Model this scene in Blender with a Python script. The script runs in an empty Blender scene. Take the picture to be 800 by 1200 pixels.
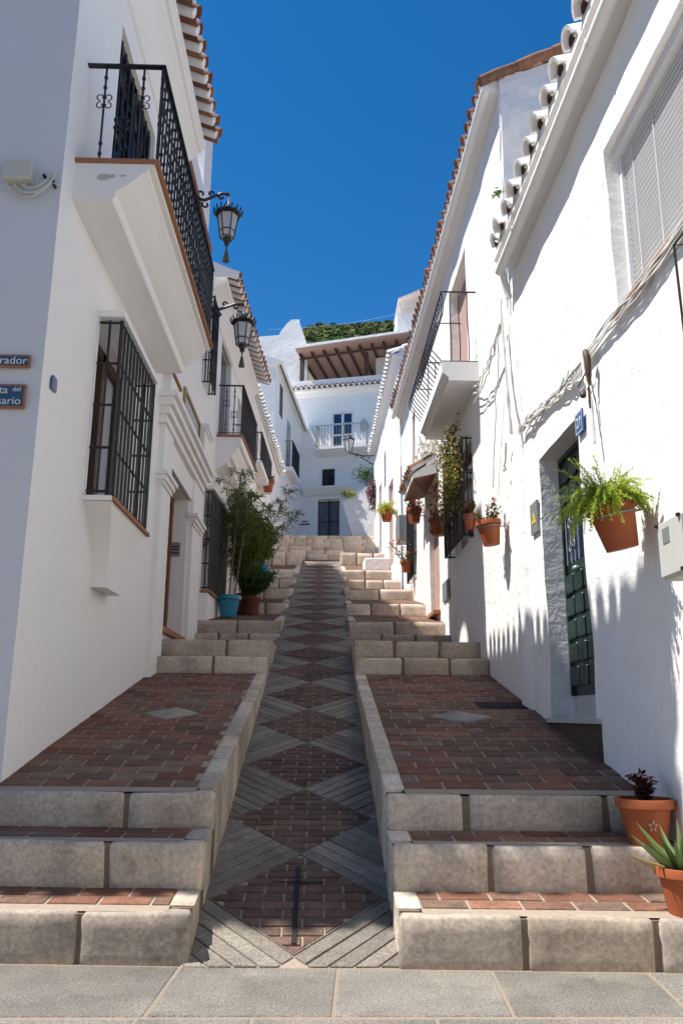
import bpy, math, random
from mathutils import Vector, Matrix, noise
random.seed(7)
RND=random.Random(11)
COL=bpy.context.scene.collection
def lerp(a,b,t): return a+(b-a)*t

# ------------------------------------------------------------------ materials
def new_mat(name):
    m=bpy.data.materials.new(name); m.use_nodes=True
    nt=m.node_tree; b=nt.nodes['Principled BSDF']; return m,nt,b
def N(nt,t,**k):
    n=nt.nodes.new(t)
    for a,v in k.items(): setattr(n,a,v)
    return n
def coord(nt,scale=(1,1,1)):
    tc=N(nt,'ShaderNodeTexCoord'); mp=N(nt,'ShaderNodeMapping'); mp.inputs['Scale'].default_value=scale
    nt.links.new(tc.outputs['Object'],mp.inputs[0]); return mp.outputs[0]
def noise_n(nt,vec,scale,detail=4,rough=.55):
    n=N(nt,'ShaderNodeTexNoise'); n.inputs['Scale'].default_value=scale; n.inputs['Detail'].default_value=detail
    n.inputs['Roughness'].default_value=rough; nt.links.new(vec,n.inputs['Vector']); return n.outputs['Fac']
def ramp(nt,fac,stops):
    r=N(nt,'ShaderNodeValToRGB'); e=r.color_ramp.elements
    while len(e)<len(stops): e.new(.5)
    for i,(p,c) in enumerate(stops):
        e[i].position=p; e[i].color=(c[0],c[1],c[2],1)
    nt.links.new(fac,r.inputs[0]); return r.outputs[0]
def mix(nt,a,b,fac,mode='MIX'):
    m=N(nt,'ShaderNodeMix',data_type='RGBA',blend_type=mode)
    for s,v in ((0,fac),(6,a),(7,b)):
        if hasattr(v,'links') or hasattr(v,'is_linked'): nt.links.new(v,m.inputs[s])
        else: m.inputs[s].default_value=v if s==0 else (v[0],v[1],v[2],1)
    return m.outputs[2]
def bump(nt,b,layers):
    prev=None
    for h,st,dist in layers:
        bn=N(nt,'ShaderNodeBump'); bn.inputs['Strength'].default_value=st; bn.inputs['Distance'].default_value=dist
        nt.links.new(h,bn.inputs['Height'])
        if prev: nt.links.new(prev,bn.inputs['Normal'])
        prev=bn.outputs[0]
    nt.links.new(prev,b.inputs['Normal'])

def plaster(name,c=(.80,.785,.76),rough_amt=1.0,stain=.25,tint=(.62,.57,.50)):
    m,nt,b=new_mat(name); v=coord(nt)
    n1=noise_n(nt,v,1.3,6,.6); n2=noise_n(nt,v,9,5,.6); n3=noise_n(nt,v,60,3,.6)
    vs=coord(nt,(3,3,.35)); ns=noise_n(nt,vs,2.2,6,.65)
    base=mix(nt,c,(c[0]*.93,c[1]*.925,c[2]*.91),n1)
    st=ramp(nt,ns,[(.60,(0,0,0)),(.85,(1,1,1))])
    k=N(nt,'ShaderNodeMath',operation='MULTIPLY'); nt.links.new(st,k.inputs[0]); k.inputs[1].default_value=stain
    col=mix(nt,base,tint,k.outputs[0])
    nt.links.new(col,b.inputs['Base Color']); b.inputs['Roughness'].default_value=.85
    b.inputs['Specular IOR Level'].default_value=.25
    bump(nt,b,[(n1,.5*rough_amt,.05),(n2,.45*rough_amt,.012),(n3,.35*rough_amt,.002)])
    return m
def attr_mat(name,rough=.8,scale=14,var=.35,bst=.5,bdist=.004,spec=.3,speck=None,fine=80,dust=None):
    """colour = per-piece colour attribute x noise"""
    m,nt,b=new_mat(name); v=coord(nt)
    a=N(nt,'ShaderNodeVertexColor'); a.layer_name='Col'
    n1=noise_n(nt,v,scale,6,.65); n2=noise_n(nt,v,fine,3,.7)
    r=ramp(nt,n1,[(.25,(1-var,)*3),(.75,(1+var*.35,)*3)])
    c=mix(nt,a.outputs[0],r,1.0,'MULTIPLY')
    if dust:
        nd=noise_n(nt,v,1.1,6,.7); nd2=noise_n(nt,v,4.5,5,.7)
        q=N(nt,'ShaderNodeMath',operation='MULTIPLY'); nt.links.new(ramp(nt,nd,[(.42,(0,0,0)),(.68,(1,1,1))]),q.inputs[0]); nt.links.new(ramp(nt,nd2,[(.35,(.2,.2,.2)),(.7,(1,1,1))]),q.inputs[1])
        q2=N(nt,'ShaderNodeMath',operation='MULTIPLY'); nt.links.new(q.outputs[0],q2.inputs[0]); q2.inputs[1].default_value=dust[3]
        c=mix(nt,c,dust[:3],q2.outputs[0])
        q3=N(nt,'ShaderNodeMath',operation='MULTIPLY'); nt.links.new(ramp(nt,noise_n(nt,v,2.3,6,.75),[(.52,(0,0,0)),(.66,(1,1,1))]),q3.inputs[0]); q3.inputs[1].default_value=.35
        c=mix(nt,c,(.045,.036,.03),q3.outputs[0])
    if speck:
        s=ramp(nt,n2,[(.35,speck[0]),(.65,speck[1])]); c=mix(nt,c,s,1.0,'MULTIPLY')
    nt.links.new(c,b.inputs['Base Color']); b.inputs['Roughness'].default_value=rough
    b.inputs['Specular IOR Level'].default_value=spec
    bump(nt,b,[(n1,bst,bdist),(n2,bst*.7,bdist*.4)])
    return m
def simple(name,c,rough=.5,metal=0,var=.15,bst=.2,bdist=.002,scale=20,spec=.4,emit=None):
    m,nt,b=new_mat(name); v=coord(nt); n1=noise_n(nt,v,scale,5,.6)
    col=mix(nt,(c[0]*(1-var),c[1]*(1-var),c[2]*(1-var)),(min(1,c[0]*(1+var)),min(1,c[1]*(1+var)),min(1,c[2]*(1+var))),n1)
    nt.links.new(col,b.inputs['Base Color']); b.inputs['Roughness'].default_value=rough; b.inputs['Metallic'].default_value=metal
    b.inputs['Specular IOR Level'].default_value=spec
    if bst: bump(nt,b,[(n1,bst,bdist)])
    return m
def leafmat(name):
    m,nt,b=new_mat(name)
    a=N(nt,'ShaderNodeVertexColor'); a.layer_name='Col'
    nt.links.new(a.outputs[0],b.inputs['Base Color']); b.inputs['Roughness'].default_value=.55
    b.inputs['Specular IOR Level'].default_value=.3
    tr=N(nt,'ShaderNodeBsdfTranslucent'); nt.links.new(a.outputs[0],tr.inputs[0])
    ms=N(nt,'ShaderNodeMixShader'); ms.inputs[0].default_value=.35
    out=nt.nodes['Material Output']
    nt.links.new(b.outputs[0],ms.inputs[1]); nt.links.new(tr.outputs[0],ms.inputs[2]); nt.links.new(ms.outputs[0],out.inputs[0])
    return m
def glassmat(name,c,rough=.08):
    m,nt,b=new_mat(name); b.inputs['Base Color'].default_value=(*c,1); b.inputs['Roughness'].default_value=rough
    b.inputs['Specular IOR Level'].default_value=.6; return m
M={}
M['smooth']=plaster('smooth_white_plaster',(.88,.865,.845),.7,.28)
M['opp']=plaster('cream_plaster',(.70,.66,.60),.5,.2)
M['side']=plaster('shade_tinted_plaster',(.62,.64,.69),.3,.12)  # white wall in shade: the shade is put into a greyer, bluer base colour
M['rough']=plaster('rough_whitewash',(.87,.86,.845),2.1,.26)
M['old']=plaster('old_whitewash',(.86,.85,.835),1.9,.30)
M['mould']=plaster('painted_moulding',(.88,.865,.845),.25,.12)
M['grimy']=plaster('weathered_whitewash',(.74,.72,.68),1.6,.6,(.30,.27,.23))
M['stone']=attr_mat('step_stone',.85,2.6,.40,.6,.009,.3,((.76,.74,.72),(1.12,1.11,1.09)),38,(.66,.60,.52,.45))
M['granite']=attr_mat('granite',.8,3,.25,.35,.003,.35,((.45,.45,.46),(1.35,1.33,1.3)),95,(.40,.36,.30,.5))
M['brick']=attr_mat('paving_brick',.8,10,.5,.6,.006,.3,((.7,.68,.66),(1.15,1.12,1.1)),60,(.30,.235,.18,.45))
M['slate']=attr_mat('grey_paver',.75,6,.4,.6,.005,.35,((.6,.6,.6),(1.2,1.2,1.2)),70,(.30,.27,.22,.4))
M['mortar']=simple('mortar',(.30,.26,.22),.95,0,.3,.6,.004,35)
M['bed']=simple('brick_bed_mortar',(.31,.25,.195),.95,0,.3,.6,.004,35)
M['lightmortar']=simple('light_mortar',(.24,.195,.15),.95,0,.25,.6,.004,35)
M['darkmortar']=simple('dark_joint',(.17,.135,.10),.95,0,.4,.6,.004,35)
M['terra']=attr_mat('roof_terracotta',.85,9,.5,.5,.004,.25)
M['clay']=simple('clay_tile_edge',(.34,.15,.075),.8,0,.3,.4,.004,16)
def potmat(name,c):
    m=plaster(name,c,.25,.75,(min(1,c[0]*1.35),c[1]*2.2,c[2]*3.0)); b=m.node_tree.nodes['Principled BSDF']; b.inputs['Roughness'].default_value=.6; return m
M['brownpot']=potmat('brown_pot',(.15,.045,.028)); M['pot']=potmat('terracotta_pot',(.34,.09,.034))
M['iron']=simple('black_iron',(.012,.012,.013),.45,0,.3,.15,.001,60,.5)
M['wood']=simple('brown_wood',(.20,.085,.035),.5,0,.45,.3,.002,5)
M['darkwood']=simple('dark_wood',(.07,.038,.022),.6,0,.4,.3,.002,6)
M['greendoor']=simple('green_door_paint',(.007,.026,.02),.3,0,.3,.1,.001,12,.6)
M['glass']=glassmat('dark_glass',(.02,.025,.035))
M['lampglass']=simple('frosted_lamp_glass',(.50,.50,.50),.3,0,.1,0,0,4)
M['pane']=glassmat('blue_pane',(.015,.03,.08),.05)
M['curtain']=simple('curtain',(.42,.44,.46),.9,0,.1,0,0,8)
M['greycloth']=simple('grey_blind_board',(.20,.23,.25),.7,0,.1,0,0,8)
M['blind']=simple('white_blind_slat',(.72,.73,.74),.45,0,.04,0,0,8)
M['darkgap']=simple('blind_backing',(.012,.012,.014),.9,0,.1,0,0,8)
M['pvc']=simple('plastic_box',(.50,.50,.45),.5,0,.05,.05,.001,20)
M['greymetal']=simple('grey_metal',(.25,.27,.28),.45,.3,.1,.05,.001,30)
M['cable']=simple('white_cable',(.58,.57,.54),.6,0,.15,0,0,20)
M['darkcable']=simple('dark_cable',(.10,.09,.085),.6,0,.15,0,0,20)
M['soil']=simple('soil',(.05,.035,.025),.95,0,.4,.8,.01,40)
M['leaf']=leafmat('leaves')
M['stem']=simple('plant_stem',(.16,.12,.07),.8,0,.3,.4,.003,40)
M['bluepot']=simple('blue_plastic_pot',(.02,.22,.36),.35,0,.06,0,0,8)
M['signblue']=simple('sign_glaze_blue',(.03,.085,.17),.35,0,.35,.15,.002,25)
M['signbrown']=simple('sign_frame_brown',(.30,.13,.07),.6,0,.25,.2,.002,20)
M['letter']=simple('lettering_white',(.62,.66,.66),.5,0,.05,0,0,8)
M['reflector']=simple('blue_reflector',(.05,.09,.20),.3,0,.1,0,0,8)
M['yellow']=simple('warning_yellow',(.75,.50,.03),.5,0,.05,0,0,8)
M['black']=simple('black_paint',(.01,.01,.01),.5,0,.05,0,0,8)
M['bluetile']=simple('blue_tile',(.03,.10,.30),.25,0,.1,0,0,8)
M['gold']=simple('gold_frame',(.36,.24,.07),.45,.3,.2,.1,.001,20)
M['marble']=simple('threshold_marble',(.55,.54,.52),.35,0,.15,.05,.001,6)
M['cobble']=simple('dark_rubble',(.085,.06,.04),.9,0,.8,1.0,.03,22)
M['pink']=simple('pink_paint',(.46,.30,.25),.75,0,.12,.2,.002,10)
M['awning']=simple('cream_awning',(.74,.64,.58),.8,0,.06,0,0,8)
M['panelpic']=simple('ceramic_picture',(.35,.36,.37),.4,0,.5,.1,.001,30)

# ------------------------------------------------------------------ mesh builder
class MB:
    def __init__(s): s.v=[]; s.f=[]; s.c=[]
    def add(s,vs,fs,col=(1,1,1)):
        o=len(s.v); s.v+= [Vector(p) for p in vs]
        for f in fs: s.f.append([i+o for i in f]); s.c.append(col)
        return o
    def box(s,x0,x1,y0,y1,z0,z1,col=(1,1,1),T=None):
        vs=[(x,y,z) for z in (z0,z1) for y in (y0,y1) for x in (x0,x1)]
        if T: vs=[T(*p) for p in vs]
        s.add(vs,[(0,2,3,1),(4,5,7,6),(0,1,5,4),(2,6,7,3),(0,4,6,2),(1,3,7,5)],col)
    def bbox(s,x0,x1,y0,y1,z0,z1,b=.008,col=(1,1,1),T=None,j=0):
        """bevelled, slightly irregular block"""
        b=min(b,abs(x1-x0)*.3,abs(y1-y0)*.3,abs(z1-z0)*.3)
        vs=[];ix={}
        cs=[(x0,x1),(y0,y1),(z0,z1)]
        for k in range(8):
            sg=[(k>>i)&1 for i in range(3)]
            jit=[RND.uniform(-j,j) for _ in range(3)]
            for ax in range(3):
                p=[]
                for i in range(3):
                    q=cs[i][sg[i]]
                    if i!=ax: q+= (b if sg[i]==0 else -b)
                    p.append(q+jit[i])
                ix[(k,ax)]=len(vs); vs.append(tuple(p))
        fs=[]
        for ax in range(3):
            o=[i for i in range(3) if i!=ax]
            for sd in (0,1):
                ks=[]
                for a,bb in ((0,0),(1,0),(1,1),(0,1)):
                    k=(sd<<ax)|(a<<o[0])|(bb<<o[1]); ks.append(ix[(k,ax)])
                flip=(sd==0)^(ax==1)
                fs.append(ks[::-1] if flip else ks)
        # edge bevels
        for ax in range(3):
            o=[i for i in range(3) if i!=ax]
            for a in (0,1):
                for bb in (0,1):
                    k0=(a<<o[0])|(bb<<o[1]); k1=k0|(1<<ax)
                    q=[ix[(k0,o[0])],ix[(k1,o[0])],ix[(k1,o[1])],ix[(k0,o[1])]]
                    fs.append(q)
        for k in range(8): fs.append([ix[(k,0)],ix[(k,1)],ix[(k,2)]])
        if T: vs=[T(*p) for p in vs]
        s.add(vs,fs,col); s.fix=True
    fix=False
    def prism(s,poly,a0,a1,f,col=(1,1,1)):
        """poly: 2D list, f(u,v,w) -> point"""
        n=len(poly); vs=[f(u,v,a0) for u,v in poly]+[f(u,v,a1) for u,v in poly]
        fs=[list(range(n)),list(range(2*n-1,n-1,-1))]+[(i,i+n,(i+1)%n+n,(i+1)%n) for i in range(n)]
        s.add(vs,fs,col); s.fix=True
    def tube(s,pts,r,n=6,col=(1,1,1),cap=True):
        pts=[Vector(p) for p in pts]
        if len(pts)<2: return
        rs=r if isinstance(r,(list,tuple)) else [r]*len(pts)
        t=(pts[1]-pts[0]).normalized(); up=Vector((0,0,1)) if abs(t.z)<.9 else Vector((1,0,0))
        nx=t.cross(up).normalized(); vs=[]
        for i,p in enumerate(pts):
            if i==0: t=(pts[1]-pts[0])
            elif i==len(pts)-1: t=(pts[-1]-pts[-2])
            else: t=(pts[i+1]-pts[i-1])
            if t.length<1e-9: t=Vector((0,0,1))
            t.normalize(); nx=(nx-t*nx.dot(t))
            if nx.length<1e-6: nx=t.orthogonal()
            nx.normalize(); ny=t.cross(nx)
            for k in range(n):
                a=2*math.pi*k/n; vs.append(p+(nx*math.cos(a)+ny*math.sin(a))*rs[i])
        fs=[]
        for i in range(len(pts)-1):
            for k in range(n):
                fs.append((i*n+k,i*n+(k+1)%n,(i+1)*n+(k+1)%n,(i+1)*n+k))
        if cap: fs.append(list(range(n))[::-1]); fs.append([(len(pts)-1)*n+k for k in range(n)])
        s.add(vs,fs,col)
    def lathe(s,prof,cx=0,cy=0,cz=0,n=24,col=(1,1,1),T=None,wob=0):
        vs=[]
        for r,z in prof:
            for k in range(n):
                a=2*math.pi*k/n; p=(cx+r*math.cos(a),cy+r*math.sin(a),cz+z); vs.append(T(*p) if T else p)
        fs=[]
        for i in range(len(prof)-1):
            for k in range(n): fs.append((i*n+k,i*n+(k+1)%n,(i+1)*n+(k+1)%n,(i+1)*n+k))
        s.add(vs,fs,col)
    def disc(s,cx,cy,cz,r,n=20,col=(1,1,1)):
        vs=[(cx+r*math.cos(2*math.pi*k/n),cy+r*math.sin(2*math.pi*k/n),cz) for k in range(n)]
        s.add(vs,[list(range(n))],col)
    def leaf(s,p,d,L,W,col,droop=0,nrm=None):
        p=Vector(p); d=Vector(d).normalized()
        up=nrm or Vector((RND.uniform(-.5,.5),RND.uniform(-.5,.5),1))
        sd=d.cross(up)
        if sd.length<1e-4: sd=d.orthogonal()
        sd.normalize(); m=p+d*L*.5-Vector((0,0,droop*L*.3)); e=p+d*L-Vector((0,0,droop*L))
        s.add([p,m+sd*W*.5,e,m-sd*W*.5],[(0,1,2,3)],col)
    def build(s,name,mat,parent=None,smooth=None,local=False):
        me=bpy.data.meshes.new(name); off=Vector((0,0,0))
        if parent is not None and not local:
            q=parent
            while q is not None: off=off+q.location; q=q.parent
        me.from_pydata([tuple(p-off) for p in s.v],[],s.f)
        ca=me.color_attributes.new('Col','FLOAT_COLOR','CORNER')
        buf=[]
        for i,p in enumerate(me.polygons): buf+= [s.c[i][0],s.c[i][1],s.c[i][2],1.0]*p.loop_total
        ca.data.foreach_set('color',buf)
        me.update()
        if s.fix:
            import bmesh
            bm=bmesh.new(); bm.from_mesh(me); bmesh.ops.recalc_face_normals(bm,faces=bm.faces); bm.to_mesh(me); bm.free()
        if smooth:
            me.polygons.foreach_set('use_smooth',[True]*len(me.polygons)); me.set_sharp_from_angle(angle=math.radians(smooth))
        me.materials.append(mat)
        o=bpy.data.objects.new(name,me); COL.objects.link(o)
        if parent is not None: o.parent=parent
        return o
def thing(name,label,cat,loc=(0,0,0),group=None,rz=0):
    o=bpy.data.objects.new(name,None); COL.objects.link(o); o.location=loc; o.rotation_euler=(0,0,rz)
    o.empty_display_size=.1; o['label']=label; o['category']=cat
    if group: o['group']=group
    return o
def tag(o,label,cat,group=None):
    o['label']=label; o['category']=cat
    if group: o['group']=group
    return o
def struct(o,kind='structure'): o['kind']=kind; return o
def copy_tree(o,parent=None):
    c=o.copy(); COL.objects.link(c)
    if parent is not None: c.parent=parent
    for ch in list(o.children): copy_tree(ch,c)
    return c

def wall(mb,u0,u1,v0,v1,holes,f,th,step=.3,amp=0,seed=0,top=None,ends=True):
    """wall sheet in (u,v), outer face at w=0, back at w=-th. f(u,v,w)->world. holes=(a,b,c,d,depth)"""
    def cuts(a,b,xs):
        xs=sorted(set([a,b]+[x for x in xs if a<x<b])); out=[]
        for i in range(len(xs)-1):
            n=max(1,int(math.ceil((xs[i+1]-xs[i])/step)))
            out+= [lerp(xs[i],xs[i+1],k/n) for k in range(n)]
        return out+[xs[-1]]
    US=cuts(u0,u1,[h[0] for h in holes]+[h[1] for h in holes]); VS=cuts(v0,v1,[h[2] for h in holes]+[h[3] for h in holes])
    def w(u,v):
        if not amp: return 0
        return amp*(noise.noise(Vector((u*.9,v*.9,seed)))+.5*noise.noise(Vector((u*2.7,v*2.7,seed+5))))
    def inh(u,v): return any(h[0]<u<h[1] and h[2]<v<h[3] for h in holes)
    idx={}
    def vid(i,j):
        if (i,j) not in idx: idx[(i,j)]=len(mb.v); mb.v.append(Vector(f(US[i],VS[j] if top is None else VS[j]*1.0,w(US[i],VS[j]))))
        return idx[(i,j)]
    for i in range(len(US)-1):
        for j in range(len(VS)-1):
            if inh((US[i]+US[i+1])/2,(VS[j]+VS[j+1])/2): continue
            if top and VS[j]>=top((US[i]+US[i+1])/2): continue
            mb.f.append([vid(i,j),vid(i+1,j),vid(i+1,j+1),vid(i,j+1)]); mb.c.append((1,1,1))
    for h in holes:
        a,b,c,d,dp=h
        def strip(pts):
            for k in range(len(pts)-1):
                p,q=pts[k],pts[k+1]
                mb.add([f(p[0],p[1],w(*p)),f(q[0],q[1],w(*q)),f(q[0],q[1],-dp),f(p[0],p[1],-dp)],[(0,1,2,3)])
        Uh=[u for u in US if a-1e-6<=u<=b+1e-6]; Vh=[v for v in VS if c-1e-6<=v<=d+1e-6]
        strip([(u,c) for u in Uh]); strip([(u,d) for u in Uh]); strip([(a,v) for v in Vh]); strip([(b,v) for v in Vh])
    # back + rim
    if ends:
        for (p,q) in (((u0,v0),(u0,v1)),((u1,v0),(u1,v1)),((u0,v1),(u1,v1))):
            mb.add([f(p[0],p[1],0),f(q[0],q[1],0),f(q[0],q[1],-th),f(p[0],p[1],-th)],[(0,1,2,3)])
    return w

# wall frames : left walls face +X, right walls face -X
def FL(x0,y0=0,x1=None,y1=1):   # u = y
    k=0 if x1 is None else (x1-x0)/(y1-y0)
    return lambda u,v,w: (x0+k*(u-y0)+w,u,v)
def FR(x0,y0=0,x1=None,y1=1):
    k=0 if x1 is None else (x1-x0)/(y1-y0)
    return lambda u,v,w: (x0+k*(u-y0)-w,u,v)

# ------------------------------------------------------------------ paving
def clip(poly,half):
    """half: list of (a,b,c): keep a*u+b*v<=c"""
    for a,b,c in half:
        out=[]
        for i in range(len(poly)):
            p,q=poly[i],poly[(i+1)%len(poly)]
            dp=a*p[0]+b*p[1]-c; dq=a*q[0]+b*q[1]-c
            if dp<=0: out.append(p)
            if (dp<0<dq) or (dq<0<dp):
                t=dp/(dp-dq); out.append((p[0]+(q[0]-p[0])*t,p[1]+(q[1]-p[1])*t))
        poly=out
        if len(poly)<3: return []
    return poly
def area(p): return abs(sum(p[i][0]*p[(i+1)%len(p)][1]-p[(i+1)%len(p)][0]*p[i][1] for i in range(len(p))))/2
def inset_prism(mb,poly,f,h,bev,col):
    """slab piece with chamfered top; f(u,v,w)"""
    cx=sum(p[0] for p in poly)/len(poly); cy=sum(p[1] for p in poly)/len(poly); n=len(poly)
    def ins(p):
        dx,dy=p[0]-cx,p[1]-cy; L=math.hypot(dx,dy) or 1; k=max(0,(L-bev*1.3)/L); return (cx+dx*k,cy+dy*k)
    top=[ins(p) for p in poly]
    tz=[RND.uniform(-.0015,.0015) for _ in range(n)]
    vs=[f(u,v,-.02) for u,v in poly]+[f(u,v,h-bev*.7) for u,v in poly]+[f(p[0],p[1],h+tz[i]) for i,p in enumerate(top)]
    fs=[list(range(2*n,3*n))]
    for i in range(n):
        j=(i+1)%n; fs.append((i,j,j+n,i+n)); fs.append((i+n,j+n,j+2*n,i+2*n))
    mb.add(vs,fs,col); mb.fix=True
def rect(a,b,c,d): return [(a,c),(b,c),(b,d),(a,d)]
BRC=[(.225,.098,.058),(.18,.083,.054),(.26,.125,.078),(.145,.076,.054),(.21,.115,.080),(.175,.07,.044),(.20,.13,.095)]
def bcol(pal=BRC):
    c=RND.choice(pal); k=RND.uniform(.8,1.18); return tuple(x*k for x in c)
def brick_field(mb,u0,u1,v0,v1,f,bl=.262,bw=.134,gap=.016,h=.008,excl=None,wallu=None):
    r=0; v=v0
    while v<v1-.03:
        vv=min(v+bw-gap,v1)
        u=u0-(bl*.5 if r%2 else 0)-RND.uniform(0,.03)
        while u<u1-.02:
            a,b=max(u,u0),min(u+bl-gap,u1)
            if b-a>.03:
                p=rect(a,b,v,vv)
                pieces=[p]
                if excl:
                    pieces=[]
                    cu,cv,hu,hv=excl
                    for su in (1,-1):
                        for sv in (1,-1):
                            q=clip(p,[(-su,0,-su*cu),(0,-sv,-sv*cv)])
                            if q: q=clip(q,[(-su/hu,-sv/hv,-1.04-su*cu/hu-sv*cv/hv)])
                            if q and area(q)>.0005: pieces.append(q)
                    if abs(sum(area(q) for q in pieces)-area(p))<1e-6: pieces=[p]
                c=bcol(); hh=h+RND.uniform(-.002,.002)
                for q in pieces: inset_prism(mb,q,f,hh,.004,c)
            u+=bl
        v+=bw; r+=1
STC=[(.62,.525,.43),(.56,.48,.40),(.66,.57,.48),(.57,.475,.375)]
def scol(k=1):
    c=RND.choice(STC); q=RND.uniform(.9,1.08)*k; return tuple(x*q for x in c)

# --- profile of the central ramp and of the side terraces
RP=[(4.27,0),(9.5,1.50),(15,3.03),(21.5,4.78),(25.8,5.93)]
def rz(y):
    for (a,za),(b,zb) in zip(RP,RP[1:]):
        if y<=b or b==RP[-1][0]: return za+(zb-za)*(y-a)/(b-a)
# side: list of (Y riser, z bottom, z top)
ST=[(4.27,0,.225),(4.65,.262,.49),(5.05,.512,.705),(9.5,1.60,1.79),(9.97,1.815,2.02),(12.2,2.10,2.31),(12.7,2.33,2.55),
    (15.0,2.92,3.13),(16.9,3.46,3.68),(19.1,4.02,4.23),(21.4,4.62,4.86),(23.6,5.36,5.75)]
ENDY=25.8; ENDZ=5.93
def side_z(y):
    z=0
    for i,(yy,zb,zt) in enumerate(ST):
        if y>=yy:
            ny,nz=(ST[i+1][0],ST[i+1][1]) if i+1<len(ST) else (ENDY,ENDZ)
            z=lerp(zt,nz,(y-yy)/(ny-yy))
    return z
RXL=lambda y:-.61
RXR=lambda y: .39+.16*max(0,min(1,(y-9)/16))
SK=lambda i,x: (-.045*x if i<2 else -.03*x if i==2 else 0)   # the first risers are laid slightly askew
WX=1.92
# ground
mb=MB(); mb.add([(-900,-900,-.06),(900,-900,-.06),(900,900,-.06),(-900,900,-.06)],[(0,1,2,3)],(1,1,1))
M['ground']=simple('bare_ground',(.22,.20,.17),.95,0,.3,.3,.02,.5)
struct(mb.build('ground',M['ground']))
# foreground street slabs
mb=MB(); mm=MB()
mm.box(-14,14,-8,4.6,-.05,-.004)
rows=[(-1.2,0.0),(0.0,.9),(.9,1.75),(1.75,2.7),(2.7,3.60),(3.615,4.25)]
for i,(a,b) in enumerate(rows):
    xs=[-6]; first={5:[-2.4,-1.62,-.655,.085,.80,1.52,2.4],4:[-2.5,-1.3,-.70,-.25,.47,1.2,2.0]}.get(i)
    if first: js=[-6,-5,-4,-3.2]+first+[3.2,4.2,5.4]
    else:
        js=[-6]
        while js[-1]<6: js.append(js[-1]+RND.uniform(.7,1.05))
    for p,q in zip(js,js[1:]):
        k=RND.uniform(.78,1.12); c=(.19*k,.178*k,.158*k)
        sk=RND.uniform(-.01,.01)
        lead=.045 if i==5 else 0
        poly=[(p+.008-lead*.4,a+.008-.0*p),(q-.008-lead*.4,a+.008),(q-.008+lead*.3,b-.008-(.045*q if i==5 else 0)),(p+.008+lead*.3,b-.008-(.045*p if i==5 else 0))]
        inset_prism(mb,poly,lambda u,v,w:(u,v,w),.0,.005,c)
pv=struct(mb.build('pavement',M['granite'])); struct(mm.build('pavement_joints',M['lightmortar']))
# central ramp : diamonds of brick in diagonal grey pavers
fr=MB(); fb=MB(); fm=MB()
def FRAMP(u,v,w): return (u,v,rz(v)+w)
n=60
for i in range(n):
    a=lerp(4.22,ENDY,i/n); b=lerp(4.22,ENDY,(i+1)/n)
    for s_ in (0,):
        fm.add([FRAMP(RXL(a)-.03,a,-.004),FRAMP(RXR(a)+.03,a,-.004),FRAMP(RXR(b)+.03,b,-.004),FRAMP(RXL(b)-.03,b,-.004)],[(0,1,2,3)])
PER=1.03; Y0=4.36
SLC=[(.24,.212,.178),(.20,.178,.15),(.275,.243,.205),(.22,.192,.158)]
for k in range(-1,21):
    ya=Y0+k*PER; yc=ya+PER/2
    cx=(RXL(yc)+RXR(yc))/2; hw=(RXR(yc)-RXL(yc))/2; HU=hw*.93; HV=PER*.485
    near=k<9
    if k>=0:
        # bricks
        v=ya; r=0; bw=.083
        while v<ya+PER:
            u=cx-hw-(.11 if r%2 else 0)
            while u<cx+hw:
                p=rect(u,u+.204,v,v+bw-.016)
                for su in (1,-1):
                    pass
                q=clip(p,[(1/HU,1/HV,1+cx/HU+yc/HV),(-1/HU,1/HV,1-cx/HU+yc/HV),(1/HU,-1/HV,1+cx/HU-yc/HV),(-1/HU,-1/HV,1-cx/HU-yc/HV)])
                if q and area(q)>.0008 and q[0][1]<ENDY:
                    c=bcol([(.135,.075,.06),(.11,.065,.055),(.16,.09,.07),(.10,.062,.054)]); inset_prism(fb,q,FRAMP,.006+RND.uniform(-.0015,.0015),.003,c)
                u+=.217
            v+=bw; r+=1
    # grey pavers: the two half diamonds between this diamond and the next, strips alternate direction
    for su in (-1,1):
        yt=ya+PER   # tip level
        # region: |u-cx| side, outside both diamonds, between yc and yc+PER, up to the kerb
        sgn=1 if k%2 else -1
        e=hw+.02
        H=[(-su,0,-su*cx),(su,0,su*cx+e),(0,-1,-yc),(0,1,yc+PER)]
        H+=[(-su/HU,-1/HV,-1.015-su*cx/HU-yc/HV)]
        H+=[(-su/HU,1/HV,-1.015-su*cx/HU+(yc+PER)/HV)]
        # strips parallel to v = sgn*su*(HV/HU)*u
        slope=sgn*su*HV/HU; nn=math.hypot(slope,1); wd=.088
        for t in range(-16,17):
            c0=yt+t*wd*nn-slope*cx; c1=c0+(wd-.011)*nn
            base=rect(cx-1,cx+1,yc-.2,yc+PER+.2)
            q=clip(base,H+[(slope,-1,-c0),(-slope,1,c1),(0,-1,-4.27),(0,1,ENDY)])
            if q and area(q)>.0012:
                cc=RND.choice(SLC); kk=RND.uniform(.85,1.15); inset_prism(fr,q,FRAMP,.005+RND.uniform(-.0015,.0015),.003,tuple(x*kk for x in cc))
struct(fm.build('ramp_joints',M['bed'])); struct(fr.build('ramp',M['slate'])); struct(fb.build('ramp_brick_diamonds',M['brick']))
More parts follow.
